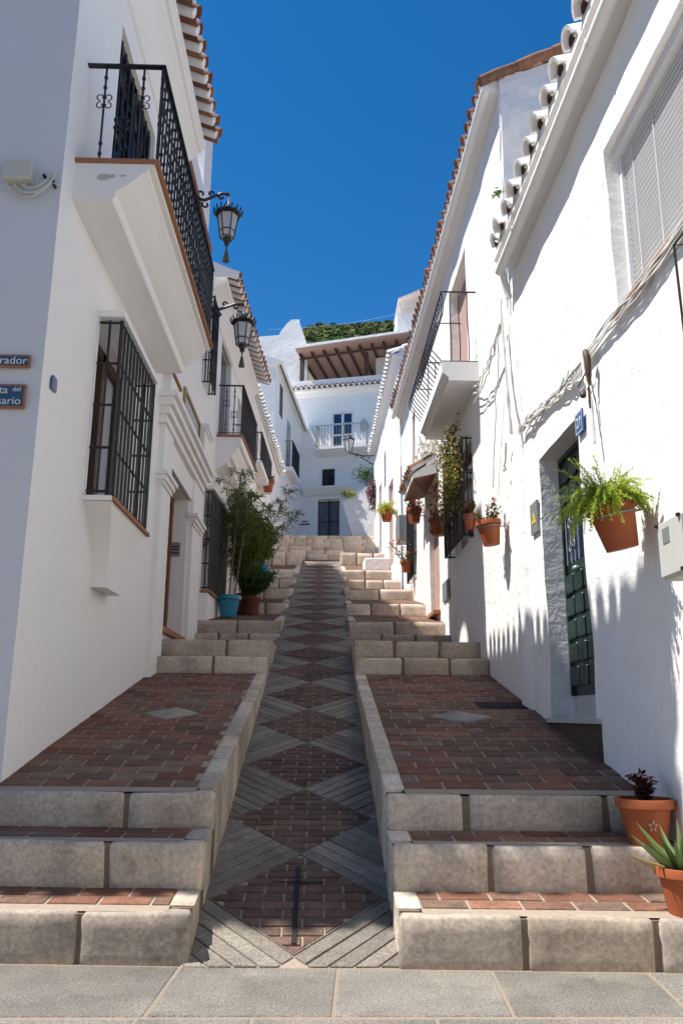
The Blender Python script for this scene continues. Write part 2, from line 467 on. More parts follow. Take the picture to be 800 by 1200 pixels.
# drain channel slot at the foot of the ramp (dark line with a short cross arm)
mb=MB(); cxx=-.115
for y0_,y1_ in ((4.44,5.22),):
    mb.add([FRAMP(cxx-.013,y0_,.012),FRAMP(cxx+.013,y0_,.012),FRAMP(cxx+.013,y1_,.012),FRAMP(cxx-.013,y1_,.012)],[(0,1,2,3)])
mb.add([FRAMP(cxx-.14,5.03,.012),FRAMP(cxx+.15,5.03,.012),FRAMP(cxx+.15,5.045,.012),FRAMP(cxx-.14,5.045,.012)],[(0,1,2,3)])
struct(mb.build('ramp_drain_slot',M['darkgap']))

def wear(o,cuts=3,amp=.0032):
    import bmesh
    bm=bmesh.new(); bm.from_mesh(o.data); es=[e for e in bm.edges if e.calc_length()>.06]
    bmesh.ops.subdivide_edges(bm,edges=es,cuts=cuts,use_grid_fill=True)
    es=[e for e in bm.edges if e.calc_length()>.09 and e.verts[0].co.y<6.2]
    if cuts>1: bmesh.ops.subdivide_edges(bm,edges=es,cuts=1,use_grid_fill=True)
    for v in bm.verts:
        p=v.co*1.0
        for a,f_ in ((amp,5.0),(amp*.6,16.0)):
            v.co+=Vector((noise.noise(p*f_+Vector((3,0,0)))*.6,noise.noise(p*f_+Vector((0,7,0))),noise.noise(p*f_+Vector((0,0,11)))*.7))*a
    bm.to_mesh(o.data); bm.free(); o.data.polygons.foreach_set('use_smooth',[True]*len(o.data.polygons)); o.data.set_sharp_from_angle(angle=math.radians(50))
# side terraces and steps
def terrace(sd):
    sb=MB(); bb=MB(); mo=MB(); dk=MB()
    for i,(yy,zb,zt) in enumerate(ST):
        ny,nz=(ST[i+1][0],ST[i+1][1]) if i+1<len(ST) else (ENDY,ENDZ)
        last=i+1==len(ST)
        rx=lambda y:(RXL(y) if sd<0 else RXR(y))
        xin=rx(yy); xout=sd*(WX if i>2 else 1.98 if sd<0 else 1.98)
        if i<3: xout=sd*(2.9 if sd<0 else 1.95)
        if i==2: xout=sd*1.93
        if i in (3,4): xout=sd*WX
        xa,xb=min(xin,xout),max(xin,xout)
        zbb=min(zb,rz(yy))-.04 if i else -.03
        # riser stones
        joints=[xa]
        if i==0: inner=[-1.14] if sd<0 else [.98,1.60]
        elif i==1: inner=[-1.12,-2.2] if sd<0 else [.90,1.42]
        elif i==2: inner=[-1.12] if sd<0 else [.85,1.66]
        elif i==3: inner=[-1.22] if sd<0 else [.93,1.47]
        elif i==4: inner=[-1.12] if sd<0 else [.88,1.42]
        else:
            nj=2 if i%2 else 1; inner=[lerp(xa,xb,(k+1+RND.uniform(-.12,.12))/(nj+1)) for k in range(nj)]
        joints=[xa]+sorted(inner)+[xb]
        D=.115
        g=.012
        for p,q in zip(joints,joints[1:]):
            a=p+(g if p!=xa else 0); b=q-(g if q!=xb else 0)
            k=.50 if i==0 else (.88 if i<5 else 1.0)
            def T(x,y,z,i=i): return (x,y+SK(i,x),z)
            sb.bbox(a,b,yy,yy+D,zb-.03,zt,.016,scol((.74 if i==0 else 1.0 if i<7 else 1.25)),T,.0065)  # higher risers get lighter stone, sunlight painted into the colour
        mo_x0,mo_x1=xa+.01,xb-.01
        def T2(x,y,z,i=i): return (x,y+SK(i,x),z)
        dk.box(mo_x0,mo_x1,yy+.012,yy+D-.004,zbb,zt-.010,(1,1,1),T2)
        # kerb blocks along the ramp
        kw=.115; n_=max(1,round((ny-yy-D)/.33))
        for k in range(n_):
            a=lerp(yy+D,ny,k/n_)+.009; b=lerp(yy+D,ny,(k+1)/n_)-.009
            za=lerp(zt,nz,(a-yy)/(ny-yy)); zz=lerp(zt,nz,(b-yy)/(ny-yy))
            x0=rx(a); x1=rx(a)+sd*kw
            def T3(x,y,z,a=a,b=b,za=za,zz=zz,i=i):
                s=(y-a)/(b-a); top=lerp(za,zz,s); low=rz(y)-.05
                return (x,y+SK(i,x)*(1 if i<3 and y<yy+.2 else .5 if i<2 else 0),lerp(low,top,z))
            sb.bbox(min(x0,x1),max(x0,x1),a,b,0,1,.010,scol(1.05*RND.uniform(.78,1.12)),T3,.003)
            dk.box(min(x0,x1)+.008,max(x0,x1)-.004,a-.012,b+.012,0,.955,(1,1,1),T3)
        # infill mass and bricks
        def FT(u,v,w,yy=yy,ny=ny,zt=zt,nz=nz,i=i):
            return (u,v+(SK(i,u) if i<2 else SK(i,u)*max(0,1-(v-yy)/1.0)),lerp(zt,nz,(v-yy)/(ny-yy))+w)
        ax,bx=(xout,xin-kw) if sd<0 else (xin+kw,xout)
        for kk in range(12):
            for jj in range(4):
                ya_,yb_=lerp(yy+.03,ny+.01,kk/12),lerp(yy+.03,ny+.01,(kk+1)/12); xa_,xb_=lerp(ax,bx,jj/4),lerp(ax,bx,(jj+1)/4)
                mo.add([FT(xa_,ya_,-.004),FT(xb_,ya_,-.004),FT(xb_,yb_,-.004),FT(xa_,yb_,-.004)],[(0,1,2,3)])
        if i==2: mo.add([FT(ax-.01,yy+.03,-.013),FT(ax-.01,ny,-.013),FT(ax-.01,ny,-.8),FT(ax-.01,yy+.03,-.8)],[(0,1,2,3)])
        ex=None
        if i==2: ex=(-1.27,7.30,.24,.27) if sd<0 else (1.20,7.24,.27,.27)
        brick_field(bb,ax+.008,bx-.008,yy+D+.010,ny-.004,lambda u,v,w,F=FT:F(u,v,w-.006),excl=ex,bw=.134 if i<2 else .150)
        if ex:
            cu,cv,hu,hv=ex
            c=(.24,.235,.225)
            inset_prism(sb,[(cu-hu,cv),(cu,cv-hv),(cu+hu,cv),(cu,cv+hv)],lambda u,v,w,F=FT:F(u,v,w-.006),.008,.004,c)
    side='left' if sd<0 else 'right'
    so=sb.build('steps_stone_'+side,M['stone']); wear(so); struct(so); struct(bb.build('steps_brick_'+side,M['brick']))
    struct(mo.build('steps_bedding_'+side,M['bed'])); struct(dk.build('steps_joints_'+side,M['darkmortar']))
terrace(-1); terrace(1)
# street drain grate on the right terrace
mb=MB(); FTz=lambda v: lerp(.705,1.60,(v-5.05)/(9.5-5.05))
def FG(u,v,w): return (u,v,FTz(v)+w)
mb.box(1.41,1.91,7.57,7.89,.000,.006,(1,1,1),lambda x,y,z:FG(x,y,z)) if False else None
mb.box(1.44,1.88,7.60,7.86,.000,.009,(1,1,1),lambda x,y,z:FG(x,y,z))
for k in range(11): mb.box(1.455+k*.039,1.468+k*.039,7.615,7.845,.009,.013,(1,1,1),lambda x,y,z:FG(x,y,z))
g=mb.build('drain_grate',M['darkgap']); tag(g,'dark rectangular metal drain grate set in the brick terrace near the green door','drain grate')

# wide flight at the top
sb=MB(); dk=MB(); zz=ENDZ; y=ENDY
for i in range(6):
    js=[-1.62]+[lerp(-1.62,1.95,(k+1+RND.uniform(-.22,.22))/6) for k in range(5)]+[1.95]
    for p,q in zip(js,js[1:]): sb.bbox(p+.012,q-.012,y,y+.45,zz-.03,zz+.19,.012,tuple(a_*b_ for a_,b_ in zip(scol(1.35),(1.06,.98,.90))),None,.005)  # warm sunlight on these risers is painted in as pale peach stone
    dk.box(-1.62,1.95,y+.015,y+.5,zz-.3,zz+.178)
    zz+=.19; y+=.31
TOPZ=zz; TOPY=y
dk.box(-1.75,2.4,TOPY+.01,33,TOPZ-.5,TOPZ-.012)
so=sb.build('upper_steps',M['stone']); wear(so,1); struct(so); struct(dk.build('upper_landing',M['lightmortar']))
# white painted block beside the steps on the right
mb=MB(); mb.bbox(1.12,1.80,21.6,22.4,4.6,5.24,.03,(1,1,1),None,.01)
tag(mb.build('planter_block',M['rough']),'low whitewashed masonry block on the steps at the right, below the upper flight','masonry block')

# ------------------------------------------------------------------ roof eaves
TRC=[(.30,.13,.075),(.24,.10,.06),(.36,.18,.11),(.21,.105,.075),(.33,.16,.09),(.27,.15,.10)]
def tcol(): c=RND.choice(TRC); k=RND.uniform(.8,1.15); return tuple(x*k for x in c)
def eave(roof,white,P0,P1,z,out,pitch=.235,run=2.2,slope=.36,r=.078,white_tiles=False,z1=None,rows=None):
    """row of barrel tiles from P0 to P1 (xy), tips at z, facing out (unit xy)."""
    P0=Vector((P0[0],P0[1],z)); P1=Vector((P1[0],P1[1],z if z1 is None else z1)); o=Vector((out[0],out[1],0))
    A=P1-P0; n=max(1,round(A.length/pitch)); a=A/n; au=a.normalized(); p=a.length; up=Vector((0,0,1))
    back=(-o+up*slope).normalized()
    nrm=(up+o*slope).normalized()
    seg=8
    rowlen=.40; rows=rows if rows is not None else max(1,int(run/rowlen))
    for k in range(n):
        for rw in range(rows):
            tip=P0+a*(k+.5)+back*(rw*rowlen)+nrm*(.012*0+rw*.0)
            tip=tip+au*RND.uniform(-.006,.006)-back*(RND.uniform(-.02,.02) if rw==0 else 0)
            c=tcol()
            if white_tiles: c=(.78,.77,.75)
            # cover (convex)
            L=rowlen+.05; R0=r; R1=r*.82; th=.013 if not white_tiles else .028
            vs=[]
            for (q,R,lift) in ((0,R0,.018),(L,R1,0)):
                for t in (0,th):
                    for s in range(seg+1):
                        an=math.pi*s/seg
                        vs.append(tip+back*q+au*(math.cos(an)*(R-t))+nrm*(math.sin(an)*(R-t)+lift))
            m=seg+1; fs=[]
            for s in range(seg):
                fs.append((s,s+1,2*m+s+1,2*m+s)); fs.append((m+s,3*m+s,3*m+s+1,m+s+1)); fs.append((s,m+s,m+s+1,s+1))
            fs.append((0,2*m,3*m,m)); fs.append((seg,m+seg,3*m+seg,2*m+seg))
            (white if white_tiles and rw==0 else roof).add(vs,fs,c)
            # pan (concave) half a pitch along
            tp=tip+a*.5+back*.035
            c=tcol(); vs=[]
            for (q,R) in ((0,r*.92),(L,r)):
                for t in (0,.012):
                    for s in range(seg+1):
                        an=math.pi*s/seg
                        vs.append(tp+back*q+au*(math.cos(an)*(R-t))-nrm*(math.sin(an)*(R-t)*.62-.02))
            fs=[]
            for s in range(seg):
                fs.append((s,s+1,2*m+s+1,2*m+s)); fs.append((m+s,3*m+s,3*m+s+1,m+s+1)); fs.append((s,m+s,m+s+1,s+1))
            if white_tiles: c=(.78,.77,.75)
            (white if white_tiles else roof).add(vs,fs,c)
        # mortar under each cover
        tip=P0+a*(k+.5)+back*(.03 if not white_tiles else .05); vs=[]; mw=.5 if not white_tiles else .8
        for q in (0.0,.5):
            vs.append(tip+back*q-au*(r*mw)-nrm*.045); vs.append(tip+back*q+au*(r*mw)-nrm*.045)
            for s in range(seg+1):
                an=math.pi*s/seg; vs.append(tip+back*q+au*(math.cos(an)*(r-.02)*.96)+nrm*(math.sin(an)*(r-.024)*.9+.012))
        m=seg+3
        loop=[0,1]+list(range(2,seg+3))
        fs=[loop,[i+m for i in loop][::-1]]
        for i in range(len(loop)):
            j=(i+1)%len(loop); fs.append((loop[i],loop[j],loop[j]+m,loop[i]+m))
        white.add(vs,fs,(1,1,1))
        if white_tiles:
            cc=tip-back*.012+nrm*(.002); rr=r*.52; hv=[cc+au*(math.cos(math.pi*s/8)*rr)+nrm*(math.sin(math.pi*s/8)*rr) for s in range(9)]
            hv+= [q_+back*.01 for q_ in hv]; roof.add(hv,[list(range(9)),list(range(17,8,-1))],(.10,.045,.03))
    # bed slab and roof plane behind
    w=.045
    bs=.30 if not white_tiles else .10
    b0=P0+back*bs-nrm*.06; b1=P1+back*bs-nrm*.06
    e0=P0+back*(run)-nrm*.06; e1=P1+back*(run)-nrm*.06
    white.add([b0,b1,e1,e0,b0-up*w,b1-up*w,e1-up*w,e0-up*w],[(0,1,2,3),(7,6,5,4),(0,4,5,1),(1,5,6,2),(2,6,7,3),(3,7,4,0)])
    k0=P0+back*(rows*rowlen-.1)+nrm*.04; k1=P1+back*(rows*rowlen-.1)+nrm*.04
    roof.add([k0,k1,e1+nrm*.09,e0+nrm*.09],[(0,1,2,3)],(.28,.13,.08))
    white.fix=True; roof.fix=True
def moulding(mb,prof,f,u0,u1):
    """extrude (w,v) profile along u using frame f(u,v,w)"""
    mb.prism(prof,u0,u1,lambda w,v,u:f(u,v,w))

# ------------------------------------------------------------------ ironwork
def bar(mb,p,q,r=.008): mb.tube([p,q],r*1.2,4)
def reja(mb,f,u0,u1,v0,v1,pr,nv,nh,side_bars=1,r=.009,w0=0):
    """box grille; f(u,v,w)"""
    for k in range(nv+1):
        u=lerp(u0,u1,k/nv); bar(mb,f(u,v0,pr),f(u,v1,pr),r*(1.5 if k in (0,nv) else 1))
    for k in range(nh+1):
        v=lerp(v0+.02,v1-.02,k/nh)
        bar(mb,f(u0,v,pr),f(u1,v,pr),r*1.1)
        for u in (u0,u1): bar(mb,f(u,v,w0-.02),f(u,v,pr),r*1.1)
        for kk in range(0,nv+1,3):
            u=lerp(u0,u1,kk/nv); c=Vector(f(u,v,pr)); mb.lathe([(.0,-.014),(.015,-.008),(.015,.008),(0,.014)],c.x,c.y,c.z,6)
    for u in (u0,u1):
        for s in range(side_bars):
            w=pr*(s+1)/(side_bars+1); bar(mb,f(u,v0,w),f(u,v1,w),r)
def scroll(mb,c,ax,sz,flip=1,r=.006):
    """C scroll in the plane (ax, z) around c"""
    pts=[]
    for i in range(15):
        t=i/14; a=math.pi*1.5*t; R=sz*(1-.62*t)
        pts.append(Vector(c)+Vector(ax)*(flip*(sz*.95-math.cos(a)*R*.9-sz*.0))+Vector((0,0,math.sin(a)*R)))
    mb.tube(pts,r,4)
def baluster(mb,p,h,ax,r=.0075,ornate=0):
    p=Vector(p); bar(mb,p,p+Vector((0,0,h)),r)
    for t in (.12,.22,.78,.88) if ornate else (): 
        c=p+Vector((0,0,h*t)); mb.lathe([(r,-.022),(.016,-.008),(.016,.008),(r,.022)],c.x,c.y,c.z,6)
    if ornate:
        c=p+Vector((0,0,h*(.42 if ornate==1 else .64)))
        for s in (1,-1):
            for zz_ in (1,-1):
                pts=[]
                for i in range(11):
                    t=i/10; a=math.pi*(-.5+1.75*t); R=.032*(1-.45*t)
                    pts.append(c+Vector(ax)*(s*(.03+math.cos(a)*R))+Vector((0,0,zz_*(.038+math.sin(a)*R))))
                mb.tube(pts,.0055,4)
def railing(mb,f,u0,u1,v0,v1,pr,sp=.125,ornate=True,r=.0075,post=.012):
    """balcony railing on three sides"""
    h=v1-v0; a=Vector(f(1,0,0))-Vector(f(0,0,0)); a.normalize(); b=Vector(f(0,0,1))-Vector(f(0,0,0)); b.normalize()
    n=max(2,round((u1-u0)/sp))
    for k in range(n+1):
        p=f(lerp(u0,u1,k/n),v0,pr); 
        if ornate: baluster(mb,p,h,a,r,1+k%2)
        else: bar(mb,p,Vector(p)+Vector((0,0,h)),r)
    m=max(3,round(pr/.14))
    for u in (u0,u1):
        for k in range(1,m):
            p=f(u,v0,pr*k/m)
            if ornate: baluster(mb,p,h,b,r,1+k%2)
            else: bar(mb,p,Vector(p)+Vector((0,0,h)),r)
    for v,t in ((v1,.014),(v0+.05,.009)):
        th=t
        for p,q in ((f(u0,v,pr),f(u1,v,pr)),(f(u0,v,0),f(u0,v,pr)),(f(u1,v,0),f(u1,v,pr))):
            p=Vector(p);q=Vector(q); d=(q-p).normalized(); sd=d.cross(Vector((0,0,1)))*(.022 if v==v1 else .010)
            zt=Vector((0,0,th)); e=d*(.02)
            P=[p-e+sd,p-e-sd,q+e-sd,q+e+sd]; mb.add([x+zt*.5 for x in P]+[x-zt*.5 for x in P],[(0,1,2,3),(7,6,5,4),(0,4,5,1),(1,5,6,2),(2,6,7,3),(3,7,4,0)]); mb.fix=True
    for u in (u0,u1): bar(mb,f(u,v0-.02,pr),f(u,v1,pr),post)

# ------------------------------------------------------------------ houses, left row
def flatbox(mb,f,u0,u1,v0,v1,w0,w1): mb.box(u0,u1,v0,v1,w0,w1,(1,1,1),f); mb.fix=True
LF=FL(-1.92)
# ---- corner house L1
L1=thing('corner_house','nearest white house on the left with a long ornate iron balcony','house',(-3.6,7.2,0))
mb=MB()
wall(mb,5.27,9.17,-.1,8.05,[(6.46,7.80,2.86,4.40,.22),(6.42,7.98,5.24,7.40,.25)],LF,.3,.4,.004,1,ends=False)
mb.build('street_wall',M['smooth'],L1,40)
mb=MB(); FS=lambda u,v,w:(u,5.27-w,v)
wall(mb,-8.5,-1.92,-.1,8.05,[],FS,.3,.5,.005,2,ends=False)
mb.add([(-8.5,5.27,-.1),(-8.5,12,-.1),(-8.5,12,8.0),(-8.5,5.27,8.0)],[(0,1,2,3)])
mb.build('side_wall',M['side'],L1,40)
# cornice mouldings (street and side)
mb=MB()
prof=[(0,7.72),(.03,7.72),(.03,7.78),(.05,7.80),(.08,7.86),(.13,7.95),(.20,8.03),(.27,8.08),(.27,8.11),(.31,8.11),(.31,8.16),(.35,8.18),(.35,8.26),(-.02,8.26),(-.02,7.72)]
moulding(mb,prof,LF,4.62,9.17)
mb.prism([(w_*1.9,v_) for w_,v_ in prof],-8.5,-1.56,lambda w,v,u:(u,5.27-w,v))
mb.build('cornice',M['mould'],L1,35)
rf=MB(); wh=MB()
eave(rf,wh,(-1.40,4.32),(-1.40,9.27),8.38,(1,0),.235,2.6,.36)
eave(rf,wh,(-8.4,4.24),(-1.45,4.24),8.38,(0,-1),.235,.80,.30,rows=1)
r_=rf.build('roof',M['terra'],L1,50); wh.build('eave_mortar',M['mould'],r_)
# box window
W=MB(); flatbox(W,LF,6.40,7.86,4.405,4.46,0,.23); flatbox(W,LF,6.38,6.46,2.86,4.405,-.01,.012); flatbox(W,LF,7.80,7.87,2.86,4.405,-.01,.012)
win=W.build('window',M['mould'],L1)
W=MB(); flatbox(W,LF,6.44,7.84,2.815,2.855,-.1,.226); W.build('sill',M['mould'],win); W=MB(); flatbox(W,LF,6.445,7.85,2.812,2.848,.2265,.248); W.build('sill_tile',M['clay'],win)
W=MB(); secs=[]
for t in range(11):
    q=t/10; e=1-(1-q)**2.2; z_=lerp(2.812,2.17,q); secs.append((z_,lerp(6.46,6.86,e),lerp(7.83,7.36,e),lerp(.222,.13,e**1.1)))
vs=[]
for z_,a,b,p in secs: vs+=[LF(a,z_,-.01),LF(a,z_,p),LF(b,z_,p),LF(b,z_,-.01)]
fs=[(0,1,2,3),tuple(40+i for i in (3,2,1,0))]
for i in range(10):
    for k in range(3): fs.append((i*4+k,i*4+k+1,i*4+k+5,i*4+k+4))
W.add(vs,fs); W.fix=True; W.build('apron',M['mould'],win,35)
W=MB(); reja(W,LF,6.45,7.83,2.87,4.39,.20,11,4,1); W.build('grille',M['iron'],win)
W=MB(); flatbox(W,LF,6.46,6.54,2.86,4.40,-.17,-.12); flatbox(W,LF,7.10,7.18,2.86,4.40,-.17,-.12); flatbox(W,LF,7.72,7.80,2.86,4.40,-.17,-.12); flatbox(W,LF,6.54,7.72,4.31,4.40,-.17,-.12); flatbox(W,LF,6.54,7.72,2.86,2.95,-.17,-.12); W.build('frame',M['darkwood'],win)
W=MB(); flatbox(W,LF,6.46,7.8,2.86,4.4,-.215,-.18); W.build('pane',M['curtain'],win)
# long balcony
B=MB()
prof=[(0,4.92),(.30,4.92),(.32,4.95),(.32,4.99),(.38,5.03),(.46,5.10),(.52,5.16),(.55,5.18),(.55,5.205),(.60,5.205),(.60,5.235),(0,5.235)]
B.prism(prof,5.52,8.78,lambda w,v,u:LF(u,v,w))
# near return of the moulding: taper the ends
bal=B.build('balcony',M['mould'],L1,35)
B=MB(); flatbox(B,LF,5.50,8.80,5.238,5.268,0,.635); B.build('tile_edging',M['clay'],bal)
B=MB(); railing(B,LF,5.60,8.70,5.27,6.19,.60,.118,True); B.build('railing',M['iron'],bal)
D=MB(); flatbox(D,LF,6.42,6.50,5.27,7.40,-.10,-.05); flatbox(D,LF,7.16,7.26,5.27,7.4,-.10,-.05); flatbox(D,LF,7.90,7.98,5.27,7.4,-.10,-.05); flatbox(D,LF,6.5,7.9,7.31,7.4,-.1,-.05)
for k in range(5): flatbox(D,LF,6.5,7.9,5.27+k*.43,5.31+k*.43,-.1,-.06)
for k in range(9): flatbox(D,LF,6.57+k*.155,6.59+k*.155,5.3,7.35,-.04,-.025)
dr=D.build('balcony_door',M['iron'],L1)
D=MB(); flatbox(D,LF,6.42,7.98,5.24,7.4,-.245,-.2); D.build('pane',M['glass'],dr)
# pierced parapet with arch on the terrace beyond the eave
T_=MB()
def archwall(mb,f,u0,u1,v0,v1,a0,a1,av0,avs,th):
    n=10; cxa=(a0+a1)/2; R=(a1-a0)/2; top=avs
    arc=[(cxa-R*math.cos(math.pi*i/n),top+ R*1.15*math.sin(math.pi*i/n)) for i in range(n+1)]
    left=[(u0,v0),(cxa,v0),(cxa,av0),(a0,av0)]+[p for p in arc if p[0]<=cxa+1e-6]+[(cxa,v1),(u0,v1)]
    right=[(u1,v0),(u1,v1),(cxa,v1)]+[p for p in arc if p[0]>=cxa-1e-6]+[(a1,av0),(cxa,av0),(cxa,v0)]
    # triangulated through thin quads to stay robust
    for P in (left,right):
        mb.prism(P,0,-th,lambda u,v,w:f(u,v,w))
archwall(T_,LF,9.3,12.0,8.0,11.15,10.32,11.28,9.15,9.85,.30)
mb=MB(); FE=lambda u,v,w:(u,5.52-w,v)
for cx_,cz_,a_,b_ in ((-1.70,5.115,.055,.028),(-1.63,5.125,.022,.018),(-1.555,5.13,.03,.008)):
    mb.prism([(cx_+a_*math.cos(t*.628)*(1+.5*noise.noise(Vector((t*1.3,cx_*9,2)))),cz_+b_*math.sin(t*.628)*(1+.5*noise.noise(Vector((t*1.7,cz_*9,6))))) for t in range(10)],.0015,.003,lambda u,v,w:FE(u,v,w))
mb.build('peeled_paint',M['pvc'],bal)
# ---- portal house L1b
L2a=thing('portal_house','white house with a moulded portal, brown wooden door and gold framed plaque','house',(-3.6,10.6,0))
T_.build('pierced_parapet',M['smooth'],L2a)
mb=MB(); flatbox(mb,LF,9.25,12.04,8.44,8.50,0,.07); mb.build('tile_ledge',M['clay'],L2a)
mb=MB()
wall(mb,9.17,12.02,-.1,8.2,[(9.75,11.45,2.1,4.12,.30)],LF,.3,.4,.003,3,ends=False)
mb.add([(-1.92,12.02,7.0),(-5,12.02,7.0),(-5,12.02,9.2),(-1.92,12.02,9.2)],[(0,1,2,3)])
mb.box(-5,-1.93,9.2,12.0,8.0,8.2)
mb.build('street_wall',M['smooth'],L2a,40)
mb=MB()
def pilaster(mb,u0,u1,v0,v1,pr,capz):
    flatbox(mb,LF,u0,u1,v0,v1,-.01,pr)
    for (a,b,e) in ((capz-.16,capz-.11,.02),(capz-.11,capz-.05,.045),(capz-.05,capz,.075)):
        flatbox(mb,LF,u0-e,u1+e,a,b,-.01,pr+e)
pilaster(mb,9.17,9.72,1.50,4.45,.07,3.88); pilaster(mb,11.50,12.28,2.0,4.45,.07,3.93)
flatbox(mb,LF,9.72,11.5,4.12,4.45,-.01,.045)
for k,(a,b,e) in enumerate(((4.45,4.52,.10),(4.52,4.55,.085),(4.55,4.62,.14),(4.62,4.65,.125),(4.65,4.72,.18),(4.72,4.75,.165),(4.75,4.82,.22))):
    flatbox(mb,LF,9.17-e*.7,12.28+e*.7,a,b,-.01,e)
flatbox(mb,LF,9.2,9.72,4.82,5.10,-.01,.10)
flatbox(mb,LF,9.9,11.95,4.822,5.8,-.01,.01)
for (a,b,e) in ((4.82,5.38,.08),(5.38,5.43,.11),(5.43,5.49,.14)): flatbox(mb,LF,12.03-e*.2,12.5+e,a,b,-.01,e+.02)
mb.build('portal_moulding',M['mould'],L2a)
mb=MB(); flatbox(mb,LF,9.16,9.78,5.102,5.135,-.01,.13); mb.build('pedestal_tile',M['clay'],L2a)
mb=MB(); flatbox(mb,LF,9.75,9.87,2.17,4.12,-.28,-.20); flatbox(mb,LF,11.33,11.45,2.17,4.12,-.28,-.20); flatbox(mb,LF,9.87,11.33,4.02,4.12,-.28,-.2)
flatbox(mb,LF,9.87,11.33,2.17,4.02,-.28,-.235)
for a,b in ((9.93,10.55),(10.65,11.27)):
    for c,d in ((2.28,2.85),(2.95,3.3),(3.4,3.95)): mb.bbox(a,b,c,d,-.235,-.215,.012,(1,1,1),LF)
do=mb.build('door',M['wood'],L2a)
for z_ in (2.95,3.25):
    mb=MB(); p=LF(10.5,z_,-.2); mb.lathe([(0,-.03),(.028,-.02),(.03,0),(.028,.02),(0,.03)],p[0],p[1],p[2],10); mb.build('door_knob',M['black'],do,60)
mb=MB(); flatbox(mb,LF,9.70,11.50,2.10,2.17,-.28,.05); mb.build('threshold',M['clay'],L2a)
mb=MB(); F45=lambda u,v,w:(u,11.448-w,v); flatbox(mb,F45,-2.14,-2.00,3.30,3.50,0,.012); 
pq=mb.build('name_plaque',M['greymetal'],L2a)
mb=MB()
for zz_ in (3.44,3.40,3.35): flatbox(mb,F45,-2.12,-2.02,zz_-.008,zz_+.008,.012,.014)
mb.build('lettering',M['black'],pq)
# ceramic picture with gold frame
mb=MB()
for a,b,c,d in ((10.5,11.95,5.42,5.47),(10.5,11.95,4.90,4.95),(10.5,10.56,4.95,5.42),(11.89,11.95,4.95,5.42)): flatbox(mb,LF,a,b,c,d,.01,.045)
fr_=mb.build('framed_plaque',M['gold'],L2a)
mb=MB(); flatbox(mb,LF,10.56,11.89,4.95,5.42,.01,.02)
mb.build('ceramic_picture',M['panelpic'],fr_)
# upper box grille seen end-on
mb=MB(); reja(mb,LF,12.10,12.62,6.2,7.7,.14,7,4,2); 
# ---- L2 house
LW=FL(-1.92,12.05,-1.72,17.0)
L2=thing('white_house','white house on the left behind the potted oleanders, with a small ornate balcony','house',(-3.4,14.6,0))
ug=mb.build('upper_grille',M['iron'],L2)
mb=MB()
wall(mb,12.02,17.1,-.1,8.1,[(12.75,14.32,3.03,4.62,.2),(13.75,14.9,5.9,7.75,.16),(16.1,16.9,4.0,5.4,.16),(15.9,16.5,6.3,7.5,.16)],LW,.3,.4,.004,5,ends=False)
mb.add([(-1.92,12.0,8.0),(-1.92,12.0,8.3),(-1.42,12.25,8.22),(-1.42,12.25,8.1)],[(0,1,2,3)])
mb.build('street_wall',M['smooth'],L2,40)
mb=MB(); prof=[(0,7.72),(.04,7.74),(.08,7.82),(.16,7.92),(.26,8.0),(.30,8.02),(.30,8.10),(-.02,8.10),(-.02,7.72)]
moulding(mb,prof,LW,12.2,17.0); mb.build('cornice',M['mould'],L2,35)
rf=MB(); wh=MB(); eave(rf,wh,(-1.44,12.22),(-1.18,16.9),8.18,(1,.0),.235,2.4,.36); r_=rf.build('roof',M['terra'],L2,50); wh.build('eave_mortar',M['mould'],r_)
W=MB(); flatbox(W,LW,12.70,14.40,4.64,4.70,0,.17); flatbox(W,LW,12.66,12.75,3.0,4.64,-.01,.012); win=W.build('window',M['mould'],L2)
W=MB(); flatbox(W,LW,12.72,14.40,2.985,3.02,0,.17); W.build('sill',M['clay'],win)
W=MB(); flatbox(W,LW,12.74,14.36,2.3,2.98,0,.13); W.build('apron',M['mould'],win)
W=MB(); reja(W,LW,12.76,14.36,3.04,4.62,.135,14,4,1); W.build('grille',M['iron'],win)
W=MB(); flatbox(W,LW,12.75,14.32,3.03,4.62,-.19,-.15); W.build('pane',M['curtain'],win)
W=MB(); reja(W,LW,16.08,16.95,4.0,5.4,.12,8,4,1); w2=W.build('window',M['iron'],L2)
W=MB(); flatbox(W,LW,16.1,16.9,4.0,5.4,-.15,-.1); W.build('pane',M['glass'],w2)
W=MB(); flatbox(W,LW,15.9,16.5,6.3,7.5,-.155,-.1); W.build('upper_window',M['greycloth'],L2)
B=MB(); prof=[(0,5.22),(.10,5.30),(.20,5.36),(.22,5.42),(.28,5.46),(.30,5.54),(.36,5.60),(.38,5.66),(.43,5.68),(.43,5.83),(0,5.83)]
B.prism(prof,13.62,15.75,lambda w,v,u:LW(u,v,w)); bal=B.build('balcony',M['mould'],L2,35)
B=MB(); flatbox(B,LW,13.60,15.78,5.833,5.87,0,.46); B.build('tile_edging',M['clay'],bal)
B=MB(); railing(B,LW,13.66,15.70,5.87,6.80,.42,.12,True); B.build('railing',M['iron'],bal)
D=MB(); flatbox(D,LW,13.75,14.9,5.9,7.75,-.155,-.1); D.build('balcony_door',M['glass'],L2)
